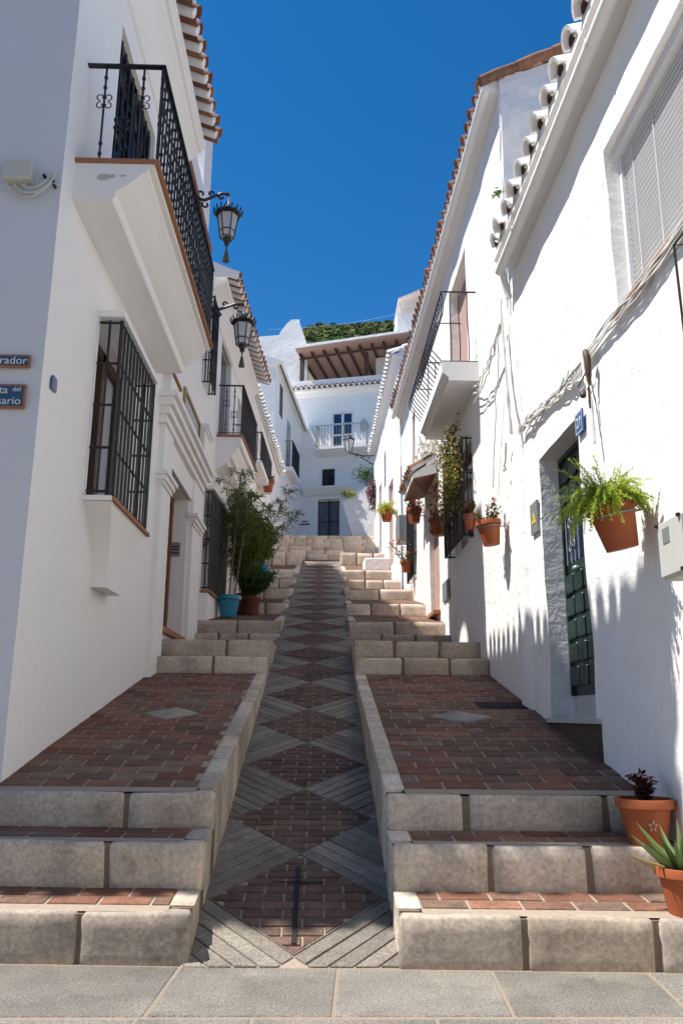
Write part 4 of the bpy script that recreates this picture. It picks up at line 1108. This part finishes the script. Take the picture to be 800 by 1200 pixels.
# ------------------------------------------------------------------ plants and pots
G1=[(.06,.13,.03),(.09,.17,.04),(.045,.10,.025),(.12,.20,.05)]
GF=[(.34,.44,.04),(.42,.52,.07),(.24,.36,.04),(.50,.58,.12)]
GO=[(.07,.11,.025),(.10,.155,.03),(.14,.20,.04),(.21,.25,.06)]
def vcol(p,a=.8,b=1.2):
    c=RND.choice(p); k=RND.uniform(a,b); return tuple(min(1,x*k) for x in c)
def potmesh(R,h,rim=True):
    mb=MB(); r0=R*.62
    prof=[(0,0),(r0,0),(lerp(r0,R*.93,.8),h*.8-.002),(R*.95,h*.80),(R,h*.81),(R,h*.98),(R*.985,h),(R*.90,h),(R*.88,h*.86),(0,h*.86)]
    mb.lathe(prof,0,0,0,28); return mb
def pot_thing(name,label,cat,loc,R,h,mat,group=None,ring=None,rz=0):
    t=thing(name,label,cat,loc,group,rz)
    potmesh(R,h).build('pot',mat,t,40,True)
    mb=MB(); mb.disc(0,0,h*.87,R*.87); mb.build('soil',M['soil'],t,None,True)
    if ring:
        mb=MB(); rr=R*.90; z_=h*.72
        mb.tube([(rr*math.cos(a),rr*math.sin(a),z_) for a in [i*math.pi/12 for i in range(25)]],.006,5)
        mb.tube([(rr*ring,0,z_),(ring*.20,0,z_),(ring*.20,0,z_-.05)],.006,5); mb.build('ring_bracket',M['greymetal'],t,None,True)
    return t
def stemcurve(p,d,L,droop,n=6):
    p=Vector(p); d=Vector(d).normalized(); out=[p.copy()]
    for i in range(n): 
        p=p+d*(L/n); d=(d+Vector((0,0,-droop/n))).normalized(); out.append(p.copy())
    return out
def fern(mb,st,c,R,n,L):
    for i in range(n):
        a=RND.uniform(0,6.28); el=RND.uniform(.3,1.5)
        d=(math.cos(a)*math.cos(el),math.sin(a)*math.cos(el),math.sin(el))
        pts=stemcurve(Vector(c)+Vector((math.cos(a)*R*.4,math.sin(a)*R*.4,0)),d,L*RND.uniform(.5,1.1)*(1.45 if math.cos(a)<-.2 else .9),RND.uniform(1.0,3.4),9)
        col=vcol(GF); st.tube(pts,.0013,3,col,False)
        for j in range(2,len(pts)):
            for q in range(15):
                p=pts[j-1].lerp(pts[j],RND.random()); dd=Vector((RND.gauss(0,1),RND.gauss(0,1),RND.gauss(0,.7)))
                mb.leaf(p,dd,RND.uniform(.015,.038)*(1.2-j/14),.0065,col)
def geranium(mb,fl,c,R,n,H,redleaf=.3,flowers=8,fc=(.60,.03,.06)):
    for i in range(n):
        a=RND.uniform(0,6.28); rr=RND.uniform(0,R); tilt=RND.uniform(.1,.9)
        pts=stemcurve(Vector(c)+Vector((math.cos(a)*rr*.5,math.sin(a)*rr*.5,0)),(math.cos(a)*tilt,math.sin(a)*tilt,1),H*RND.uniform(.5,1.1),.5,5)
        mb.tube(pts,.003,4,(.12,.10,.05),False)
        for j in range(1,len(pts)):
            for q in range(3):
                col=vcol(G1) if RND.random()>redleaf else vcol([(.20,.05,.035),(.26,.09,.05),(.15,.06,.03)])
                d=Vector((RND.gauss(0,1),RND.gauss(0,1),RND.gauss(.2,.5))); s=RND.uniform(.025,.05)
                mb.leaf(pts[j],d,s,s*.95,col)
        if i<flowers:
            e=pts[-1]
            for q in range(16):
                d=Vector((RND.gauss(0,1),RND.gauss(0,1),RND.gauss(.4,.8))); fl.leaf(e+d.normalized()*.012,d,.026,.02,vcol([fc],.8,1.3))
# fern pot
def hanging(name,label,loc,R,h,kind,side,group='clay pots hung along the right wall'):
    t=pot_thing(name,label,'potted plant',loc,R,h,M['pot'],group,side)
    mb=MB(); fl=mb
    if kind=='fern': fern(mb,mb,(0,0,h*.95),R,230,.24)
    elif kind=='yellow':
        for i in range(60):
            a=RND.uniform(0,6.28); el=RND.uniform(.1,1.4); pts=stemcurve((0,0,h),(math.cos(a)*math.cos(el),math.sin(a)*math.cos(el),math.sin(el)),.30,1.8,6)
            for p in pts[1:]:
                for q in range(5): mb.leaf(p,(RND.gauss(0,1),RND.gauss(0,1),RND.gauss(0,.6)),.05,.022,vcol([(.42,.44,.04),(.55,.50,.06),(.30,.36,.05)]))
    else: geranium(mb,fl,(0,0,h*.9),R,16,.22,.6,kind,(.62,.04,.08))
    mb.build('foliage',M['leaf'],t,None,True); return t
hanging('hanging_pot','clay pot with bright green asparagus fern hung beside the green door',(1.745,4.66,2.10),.148,.28,'fern',1).rotation_euler=(math.radians(3),math.radians(-13),0)
hanging('hanging_pot','clay pot of reddish geranium with a pink bloom right of the grilled window',(1.76,8.36,2.88),.135,.26,2,1).rotation_euler=(0,math.radians(-7),0)
hanging('hanging_pot','clay pot of geranium hung left of the grilled window by the pink door',(1.74,12.05,3.78),.15,.27,1,1)
hanging('hanging_pot','clay pot of geranium under the tiled door hood',(1.72,15.0,4.66),.15,.28,3,1)
hanging('hanging_pot','clay pot with bright yellow green plant farthest up on the right wall',(1.60,20.0,5.86),.17,.28,'yellow',1)
hanging('hanging_pot','clay pot half hidden behind the vine at the grilled window',(1.80,9.78,3.36),.085,.19,2,1)
# left hanging pots (far)
hanging('hanging_pot','clay pot with green trailing plant, upper one of two on the far left wall',(-1.42,23.3,8.17),.17,.30,1,-1,'clay pots on the far left wall')
hanging('hanging_pot','clay pot, lower one of two on the far left wall above the oleander',(-1.42,20.6,6.75),.17,.30,0,-1,'clay pots on the far left wall')
hanging('hanging_pot','clay pot with red flowers fixed on the left wall beside the oleander',(-1.55,15.3,4.45),.13,.22,3,-1,'clay pots on the left wall')
# floor pots at front right
t=pot_thing('flower_pot','large terracotta pot with a small dark red plant on the second step at the right','flower pot',(1.762,4.67,.485),.155,.24,M['pot'])
mb=MB()
for i in range(26):
    a=RND.uniform(0,6.28); pts=stemcurve((0,0,.21),(math.cos(a)*.4,math.sin(a)*.4,1),RND.uniform(.08,.17),.4,4); mb.tube(pts,.003,4,(.05,.02,.02),False)
    for p in pts[1:]:
        for q in range(3): mb.leaf(p,(RND.gauss(0,1),RND.gauss(0,1),RND.gauss(.1,.5)),.045,.028,vcol([(.07,.012,.018),(.05,.01,.015),(.10,.03,.025)]))
mb.build('foliage',M['leaf'],t,None,True)
mb=MB() # leaf motif painted on the pot
for i in range(5):
    a=i*2*math.pi/5+.3; q=[]
    for (rr,da) in ((.006,0),(.022,.45),(.034,0),(.022,-.45)):
        uu=rr*math.cos(a+da); vv=rr*math.sin(a+da); an=-math.pi/2-.08+uu/.158; R_=.155*lerp(.62,.93,(.11+vv)/.192)+.0035; q.append((R_*math.cos(an),R_*math.sin(an),.11+vv))
    mb.add(q,[(0,1,2,3)])
mb.build('leaf_motif',M['pink'],t,None,True)
t=pot_thing('aloe_pot','terracotta pot with a spiky aloe on the lowest step at the right edge','flower pot',(1.785,4.29,.222),.135,.22,M['pot'])
mb=MB()
for i in range(17):
    a=RND.uniform(0,6.28) if i>3 else [3.0,3.5,2.4,4.2][i]; el=RND.uniform(.35,1.25) if i>3 else [.25,.5,.75,.6][i]; L=RND.uniform(.18,.32)
    d=Vector((math.cos(a)*math.cos(el),math.sin(a)*math.cos(el),math.sin(el))); pts=stemcurve((0,0,.18),d,L,-.25,5)
    col=vcol([(.16,.22,.06),(.20,.26,.09),(.13,.20,.06)],.8,1.2) if i!=0 else (.34,.26,.12)
    mb.tube(pts,[.020,.021,.018,.013,.008,.001],5,col)
for i in range(60): mb.leaf((RND.uniform(-.08,.08),RND.uniform(-.08,.08),.195),(RND.gauss(0,1),RND.gauss(0,1),.5),.03,.02,vcol(G1))
mb.build('foliage',M['leaf'],t,50,True)
# oleanders etc on the left steps
def oleander(mb,c,H,spread,n,leaf,W=.018,pal=GO,bare=.35):
    for i in range(n):
        a=RND.uniform(0,6.28); tl=RND.uniform(.05,spread)
        pts=stemcurve(c,(math.cos(a)*tl,math.sin(a)*tl,1),H*RND.uniform(.6,1.1),.25,9)
        mb.tube(pts,[.011-.0009*k for k in range(10)],5,(.17,.14,.09),False)
        for j in range(2,len(pts)):
            if j/9<bare*RND.uniform(.6,1.2): continue
            for b in range(3):
                aa=RND.uniform(0,6.28); sp=stemcurve(pts[j],(math.cos(aa),math.sin(aa),.9),.22,.6,4)
                mb.tube(sp,.003,3,(.10,.12,.05),False)
                for p in sp[1:]:
                    for q in range(5): mb.leaf(p,(RND.gauss(0,1),RND.gauss(0,1),RND.gauss(.3,.7)),leaf*RND.uniform(.7,1.2),W,vcol(pal),.15)
sz=lambda y: side_z(y)
t=pot_thing('potted_shrub','tall bare stemmed shrub in a bright blue plastic pot, nearest on the left steps','potted plant',(-1.53,13.6,sz(13.6)),.205,.36,M['bluepot'],'potted plants on the left steps')
mb=MB()
for sx,sy,sh in ((0,0,2.15),(.08,.05,1.75),(-.08,.1,1.5)):
    pts=stemcurve((sx,sy,.3),(sx*.6+.05,.05,1),sh,.05,8); mb.tube(pts,.016,6,(.22,.17,.11),False)
    for j in range(4,9):
        for b in range(3):
            aa=RND.uniform(0,6.28); sp=stemcurve(pts[j],(math.cos(aa),math.sin(aa),.8),RND.uniform(.2,.42),.5,4); mb.tube(sp,.005,4,(.18,.15,.08),False)
            for q in range(16): mb.leaf(sp[-1],(RND.gauss(0,1),RND.gauss(0,1),RND.gauss(.2,.6)),RND.uniform(.12,.22),.024,vcol([(.10,.15,.035),(.16,.20,.05),(.07,.11,.03)]),.3)
            for q in range(5): mb.leaf(sp[2],(RND.gauss(0,1),RND.gauss(0,1),RND.gauss(.2,.6)),.14,.022,vcol(GO),.2)
mb.build('foliage',M['leaf'],t,None,True)
def shrub(label,loc,R,h,mat,H,spread,n,leaf,pal=GO,bare=.2):
    t=pot_thing('potted_shrub',label,'potted plant',loc,R,h,mat,'potted plants on the left steps'); mb=MB(); oleander(mb,(0,0,h*.9),H,spread,n,leaf,.02,pal,bare); mb.build('foliage',M['leaf'],t,None,True)
shrub('dense dark green oleander in a brown clay pot behind the nearest blue pot',(-1.42,14.9,sz(14.9)),.18,.36,M['brownpot'],1.75,.6,11,.14)
shrub('low leafy plant in a reddish brown pot in front of the dense oleander',(-1.22,14.55,sz(14.55)),.16,.32,M['brownpot'],.45,.8,12,.09,G1,0)
shrub('bushy oleander in a brown pot against the left wall',(-1.45,16.2,sz(16.2)),.19,.36,M['brownpot'],1.9,.62,11,.15)
shrub('green shrub in a slim blue pot, farthest of the plants on the left steps',(-1.28,17.6,sz(17.6)),.15,.5,M['bluepot'],1.0,.6,12,.12)
# vine on the grilled window right
mb=MB(); fl=MB()
for i in range(1500):
    u=RND.gauss(10.75,.38); v=RND.uniform(3.75,4.95)
    if abs(u-10.8)>.85: continue
    if v<3.9 and RND.random()<.6: continue
    w=.15+abs(RND.gauss(0,.06))
    mb.leaf(RG(u,v,w),(RND.gauss(0,1),RND.gauss(0,1),RND.gauss(-.3,.6)),RND.uniform(.04,.08),.035,vcol([(.16,.17,.03),(.26,.25,.05),(.10,.12,.03),(.20,.10,.04)]))
for i in range(9):
    u=RND.uniform(10.2,11.4); mb.tube(wobble(RG(u,3.5,.16),RG(u+RND.uniform(-.3,.3),4.9,.17),10,.12,i+3.3),.005,4,(.15,.10,.05),False)
for i in range(260): 
    u=RND.gauss(11.75,.18); v=RND.uniform(3.75,4.35); mb.leaf(RG(u,v,.16+abs(RND.gauss(0,.08))),(RND.gauss(0,1),RND.gauss(0,1),RND.gauss(0,.6)),.07,.03,vcol([(.20,.06,.05),(.14,.10,.04)]))
o=mb.build('climbing_vine',M['leaf']); tag(o,'yellow green climbing vine covering the grilled window on the right','vine')
# thin trailing creeper above hood
mb=MB()
for i in range(10):
    pts=wobble(RG(12.0+RND.uniform(0,.4),5.0+RND.uniform(-.1,.5),.04),RG(16.8-RND.uniform(0,2),6.1+RND.uniform(-.5,.3),.05),18,.35,i*3.1); mb.tube(pts,.004,3,(.22,.18,.12),False)
    for p in pts:
        if RND.random()<.6: mb.leaf(p,(RND.gauss(0,1),RND.gauss(0,1),RND.gauss(0,.8)),.06,.03,vcol([(.25,.27,.10),(.35,.28,.15),(.20,.24,.08)]))
o=mb.build('creeper',M['leaf']); tag(o,'sparse thin creeper trailing over the wall above the tiled door hood','creeper')
# orange flowers at reja 2
t=pot_thing('flower_pot','pot of orange flowers at the foot of the narrow grille on the right','flower pot',(1.72,16.6,4.0),.13,.24,M['pot'],None,1)
mb=MB(); fl=mb; geranium(mb,fl,(0,0,.2),.16,18,.5,.1,10,(.80,.16,.02)); mb.build('foliage',M['leaf'],t,None,True)
# shrubs over the garden wall
def bush(name,label,cat,c,r,n,pal,L=.09):
    mb=MB()
    for i in range(n):
        d=Vector((RND.gauss(0,1),RND.gauss(0,1),RND.gauss(0,1))).normalized()*RND.random()**.4
        p=Vector(c)+Vector((d.x*r[0],d.y*r[1],d.z*r[2])); k=noise.noise(p*3)
        if k<-.3 and name!='bougainvillea': continue
        mb.leaf(p,(RND.gauss(0,1),RND.gauss(0,1),RND.gauss(.1,.8)),L*RND.uniform(.7,1.3),L*.5,vcol(pal))
    o=mb.build(name,M['leaf']); tag(o,label,cat); return o
bush('shrub','light green shrub spilling over the sunlit garden wall','shrub',(1.65,28.4,9.55),(.65,.4,.42),1300,G1)
bush('ground_creeper','yellow green creeper along the top of the garden wall','plant',(1.05,28.5,8.85),(.42,.2,.16),500,[(.25,.32,.04),(.34,.38,.06),(.16,.22,.04)])
bush('bougainvillea','dark red purple bougainvillea hanging at the end of the right houses','shrub',(1.70,27.0,8.45),(.22,.35,.62),700,[(.20,.03,.05),(.28,.05,.05),(.14,.04,.04),(.10,.08,.03)])
bush('roof_weed','small green succulent growing out of the whitewashed eave tiles','weed',(1.60,6.72,5.86),(.035,.05,.09),60,G1,.05)

# ------------------------------------------------------------------ lanterns
def lantern_body(t,c,s=1.0):
    """hanging lantern, top attachment at c (local coords)"""
    x,y,z=c
    mb=MB(); mb.lathe([(.0,0),(.016*s,-.005),(.016*s,-.13*s),(.022*s,-.14*s),(.03*s,-.17*s)],x,y,z,10)
    mb.build('stem',M['lampglass'],t,40,True)
    cap=MB(); z1=z-.15*s
    cap.lathe([(.025*s,.03*s),(.045*s,.0),(.07*s,-.03*s),(.12*s,-.07*s),(.165*s,-.085*s),(.17*s,-.10*s),(.15*s,-.115*s),(.13*s,-.11*s)],x,y,z1,8)
    for k in range(16):
        a=k*math.pi/8; p=Vector((x+.165*s*math.cos(a),y+.165*s*math.sin(a),z1-.075*s)); cap.tube([p,p+Vector((.012*s*math.cos(a),.012*s*math.sin(a),.045*s))],[.014*s,.004],5)
    for k in range(8):
        a=(k+.5)*math.pi/4; p=Vector((x+.09*s*math.cos(a),y+.09*s*math.sin(a),z1-.045*s)); cap.tube([p,p+Vector((0,0,.05*s))],[.012*s,.003],5)
    cap.build('hood',M['iron'],t,40,True)
    gz=z1-.115*s; g=MB(); g.lathe([(.12*s,0),(.078*s,-.30*s),(0,-.30*s)],x,y,gz,6); g.build('glass_pane',M['lampglass'],t,None,True)
    fr=MB()
    for k in range(6):
        a=k*math.pi/3; fr.tube([(x+.125*s*math.cos(a),y+.125*s*math.sin(a),gz),(x+.082*s*math.cos(a),y+.082*s*math.sin(a),gz-.30*s)],.007*s,4)
    for R,dz in ((.125,0),(.095,-.21),(.083,-.30)):
        fr.tube([(x+R*s*math.cos(k*math.pi/3),y+R*s*math.sin(k*math.pi/3),gz+dz*s) for k in range(7)],.008*s,4)
    fr.lathe([(.05*s,-.30*s),(.05*s,-.33*s),(.03*s,-.36*s),(.035*s,-.38*s),(.012*s,-.41*s),(.006*s,-.45*s)],x,y,gz,10)
    fr.build('frame',M['iron'],t,40,True)
    ts=MB(); ts.lathe([(0,-.45*s),(.012*s,-.46*s),(.02*s,-.49*s),(.035*s,-.57*s),(.042*s,-.61*s),(0,-.61*s)],x,y,gz,10); ts.build('tassel',M['darkcable'],t,40,True)
def wall_lantern(label,loc,reach,up,group,s=1.0,big=False):
    t=thing('wall_lantern',label,'street lamp',loc,group)
    mb=MB()
    # scroll arm in the XZ plane
    arm=[(0,0,0),(.06,0,.03),(reach*.3,0,.0),(reach*.55,0,up*.5),(reach*.8,0,up),(reach*.97,0,up*.95),(reach,0,up*.6)]
    P=[]
    for i in range(len(arm)-1):
        a=Vector(arm[i]); b=Vector(arm[i+1])
        for k in range(4): P.append(a.lerp(b,k/4))
    P.append(Vector(arm[-1])); mb.tube(P,.019*s,6)
    def spiral(cx,cz,R,a0,turn,sg=1):
        mb.tube([(cx+R*(1-.75*i/18)*math.cos(a0+sg*turn*i/18),0,cz+R*(1-.75*i/18)*math.sin(a0+sg*turn*i/18)) for i in range(19)],.013*s,5)
    spiral(.10,.10,.075,math.pi*1.5,5.5,-1); spiral(reach*.80,up-.06,.05,1.6,5,1); spiral(reach*.48,up*.5+.05,.045,0,5,1)
    spiral(.07,-.10,.06,1.2,5.2,1); spiral(reach*.35,-.07,.06,2.5,5,1)
    if big:
        mb.tube([(.12+.085*math.cos(a),0,.0+.085*math.sin(a)) for a in [i*math.pi/10 for i in range(21)]],.010,5); mb.lathe([(0,-.03),(.05,-.03),(.055,0),(.05,.03),(0,.03)],.12,0,0,12,(1,1,1),lambda x,y,z:(x,z,y))
    mb.tube([(.015,0,-.22),(.015,0,.2)],.012,5)
    mb.build('bracket',M['iron'],t,50,True)
    lantern_body(t,(reach,0,up*.6),s); return t
wall_lantern('upper black lantern with tassel, beside the long balcony',(-1.92,10.55,8.38),.50,.12,'lanterns on the portal house',1.2)
wall_lantern('lower black lantern with tassel, its bracket with a round boss',(-1.92,12.2,7.50),.60,.12,'lanterns on the portal house',1.2,True)
# far lantern on arm, right
t=thing('wall_lantern','small lantern on a scrolled arm reaching left from the end of the right houses','street lamp',(1.72,26.6,9.7))
mb=MB(); mb.tube([(0,0,0),(-.35,0,-.02),(-.7,0,.05),(-.86,0,.10)],.022,6)
mb.tube([(0,0,-.30),(-.12,0,-.28),(-.3,0,-.16),(-.5,0,-.05)],.018,6)
for cx_,cz_,R_ in ((-.18,-.12,.08),(-.38,-.08,.06),(-.6,-.04,.05)): mb.tube([(cx_+R_*(1-.7*i/16)*math.cos(5*i/16),0,cz_+R_*(1-.7*i/16)*math.sin(5*i/16)) for i in range(17)],.012,5)
mb.build('bracket',M['iron'],t,50,True)
mb=MB(); mb.lathe([(.0,.0),(.08,.02),(.17,.42),(.0,.42)],-.86,0,.12,4); mb.build('glass_pane',M['lampglass'],t,None,True)
mb=MB()
for k in range(4):
    a=k*math.pi/2; mb.tube([(-.86+.09*math.cos(a),.09*math.sin(a),.12),(-.86+.18*math.cos(a),.18*math.sin(a),.55)],.012,4)
mb.lathe([(.19,.54),(.21,.56),(.10,.66),(.03,.70),(0,.76)],-.86,0,0,4); mb.build('frame',M['iron'],t,None,True)

# ------------------------------------------------------------------ signs and boxes on the corner house side wall
FRW=lambda u,v,w:(u,5.27-w,v)
def sign(label,u0,u1,v0,v1,lines,size):
    t=thing('street_sign',label,'sign',((u0+u1)/2,5.25,v0),'glazed street signs')
    mb=MB(); mb.bbox(u0,u1,v0,v1,.012,.03,.006,(1,1,1),FRW); mb.build('frame',M['signbrown'],t)
    mb=MB(); b=.016; flatbox(mb,FRW,u0+b,u1-b,v0+b,v1-b,.03,.033); pl=mb.build('plate',M['signblue'],t)
    for (txt,x,z,sc) in lines:
        text(txt,size*sc,M['letter'],'lettering',t,(x-t.location.x,5.27-.036-t.location.y,z-t.location.z),(math.pi/2,0,0),.0015,1.05)
sign('brown framed blue glazed street sign, upper one, ending in "rador"',-2.50,-1.996,3.425,3.52,[('Mirador',-2.15,3.472,1)],.078)
sign('brown framed blue glazed street sign, lower one, reading "ta del ario"',-2.46,-2.005,3.13,3.305,[('Cuesta',-2.235,3.258,1),('del',-2.065,3.264,.6),('Rosario',-2.155,3.18,1)],.076)
mb=MB(); mb.prism([(-1.895+0,3.27),(-1.87,3.27)],0,1,lambda u,v,w:(u,v,w)) if False else None
mb=MB(); mb.prism([(5.43,3.36),(5.53,3.36),(5.53,3.43),(5.515,3.46),(5.445,3.46),(5.43,3.43)],.004,.02,lambda u,v,w:LF(u,v,w)); o=mb.build('wall_plaque',M['reflector']); tag(o,'tiny dark blue plaque on the white street wall near the corner','plaque')
jb=thing('junction_box','grey green electrical junction box with looping cables high on the left side wall','junction box',(-2.21,5.25,4.83))
mb=MB(); mb.bbox(-2.32,-2.11,4.85,5.0,.0,.09,.008,(1,1,1),FRW); mb.build('case',M['pvc'],jb)
mb=MB()
for k,(a,b,dp) in enumerate((( -2.30,-1.97,.16),(-2.25,-1.96,.13),(-2.20,-1.98,.10),(-2.17,-1.95,.15))):
    mb.tube([FRW(lerp(a,b,t),4.86-dp*math.sin(math.pi*t)**.7+(.03*t)+.02*k*t,.04+.02*math.sin(math.pi*t)) for t in [i/14 for i in range(15)]],.009,6)
mb.tube([FRW(-3.6,4.79,.012),FRW(-2.9,4.80,.015),FRW(-2.34,4.80,.012)],.006,5)
mb.build('cable',M['pvc'],jb,50)
mb=MB()
for u,v in ((-1.98,4.89),(-1.96,4.84),(-2.04,4.92)): mb.tube([FRW(u,v,.0),FRW(u,v,.03)],.012,6)
mb.build('cable_entry',M['black'],jb)

# ------------------------------------------------------------------ hill, sky, far stuff
mb=MB(); nx,ny=60,24; X0,X1,Ya,Yb=-260,300,90,420
def hz(x,y):
    t=(y-Ya)/(Yb-Ya); base=10+ (200.5+ .03*(x-30)-70*min(1,max(0,(-8-x)/75))-120*min(1,max(0,(x-70)/120)))*(t**1.0); return base-60*abs((x-25)/280)**2*t+ 5*noise.noise(Vector((x*.015,y*.02,4)))*t
vs=[(lerp(X0,X1,i/nx),lerp(Ya,Yb,j/ny),hz(lerp(X0,X1,i/nx),lerp(Ya,Yb,j/ny))) for j in range(ny+1) for i in range(nx+1)]
fs=[(j*(nx+1)+i,j*(nx+1)+i+1,(j+1)*(nx+1)+i+1,(j+1)*(nx+1)+i) for j in range(ny) for i in range(nx)]
mb.add(vs,fs); M['hill']=simple('hill_ground',(.10,.085,.045),.95,0,.4,.2,.5,.05); struct(mb.build('hill',M['hill'],None,80))
mb=MB()
GH=[(.04,.075,.02),(.06,.10,.025),(.09,.125,.035),(.03,.055,.016),(.15,.14,.06)]
for i in range(5200):
    y_=Yb-RND.random()**1.6*110; x_=RND.uniform(-55,90); z_=hz(x_,y_); r=RND.uniform(1.1,2.6)*(1.25 if RND.random()<.12 else 1); 
    k=vcol(GH)
    for q in range(8):
        d=Vector((RND.gauss(0,1),RND.gauss(0,1),abs(RND.gauss(.3,.7)))).normalized(); p=Vector((x_,y_,z_+r*.4))+d*r*.75
        e1=d.orthogonal().normalized(); e2=d.cross(e1); s=r*RND.uniform(.35,.6); kk=RND.uniform(.75,1.3)
        mb.add([p+e1*s,p+e2*s,p-e1*s,p-e2*s],[(0,1,2,3)],tuple(x*kk for x in k))
M['wood_far']=attr_mat('far_trees',.9,.5,.3,0,.01,.1); o=mb.build('hillside_wood',M['wood_far']); struct(o,'stuff'); o['label']='dark green wooded hilltop behind the far house'; o['category']='woodland'
# faint overhead wires
mb=MB()
for (za,zb,xa,xb) in ((20.9,22.6,-3,6),(20.2,21.2,-3,6)):
    mb.tube([(lerp(xa,xb,t),40,lerp(za,zb,t)-.35*math.sin(math.pi*t)) for t in [i/12 for i in range(13)]],.006,4)
o=mb.build('overhead_wires',M['cable']); tag(o,'thin pale overhead wires crossing the sky above the hill','wires')

# ------------------------------------------------------------------ world, sun, camera
sc=bpy.context.scene
w=bpy.data.worlds.new('World'); sc.world=w; w.use_nodes=True; nt=w.node_tree
sky=nt.nodes.new('ShaderNodeTexSky'); sky.sky_type='NISHITA'; sky.sun_disc=False
D=Vector((1,.08,-1.95)).normalized()
el=math.asin(-D.z); sky.sun_elevation=el; sky.sun_rotation=math.atan2(-D.x,-D.y); sky.altitude=400; sky.air_density=1.0; sky.dust_density=.2; sky.ozone_density=4.5
bg=nt.nodes['Background']; bg.inputs[1].default_value=.076
hs=nt.nodes.new('ShaderNodeHueSaturation'); hs.inputs['Saturation'].default_value=1.33; hs.inputs['Hue'].default_value=.499; hs.inputs['Value'].default_value=1.0
nt.links.new(sky.outputs[0],hs.inputs['Color']); nt.links.new(hs.outputs[0],bg.inputs[0])
L=bpy.data.lights.new('sun','SUN'); L.energy=4.1; L.angle=math.radians(.53); L.color=(1.0,.955,.89)
lo=bpy.data.objects.new('sun',L); COL.objects.link(lo); lo.rotation_euler=D.to_track_quat('-Z','Y').to_euler()
cam=bpy.data.cameras.new('camera'); co=bpy.data.objects.new('camera',cam); COL.objects.link(co); sc.camera=co
f=965.; d=Vector((-25,-238,f)).normalized(); U=(f*f-700)/238.; u=Vector((28,U,f)).normalized(); u=(u-d*u.dot(d)).normalized()
x=u.cross(d); x=x if x.x>0 else -x
right=Vector((x.x,d.x,u.x)); up=Vector((x.y,d.y,u.y)); fwd=Vector((x.z,d.z,u.z))
m=Matrix(((right.x,up.x,-fwd.x,0),(right.y,up.y,-fwd.y,0),(right.z,up.z,-fwd.z,1.15),(0,0,0,1)))
co.matrix_world=m
cam.sensor_fit='VERTICAL'; cam.sensor_height=36; cam.lens=36*f/1200; cam.clip_start=.05; cam.clip_end=3000
sc.view_settings.view_transform='Standard'; sc.view_settings.look='None'; sc.view_settings.exposure=.98; sc.view_settings.gamma=1
sc.cycles.max_bounces=8; sc.cycles.diffuse_bounces=6
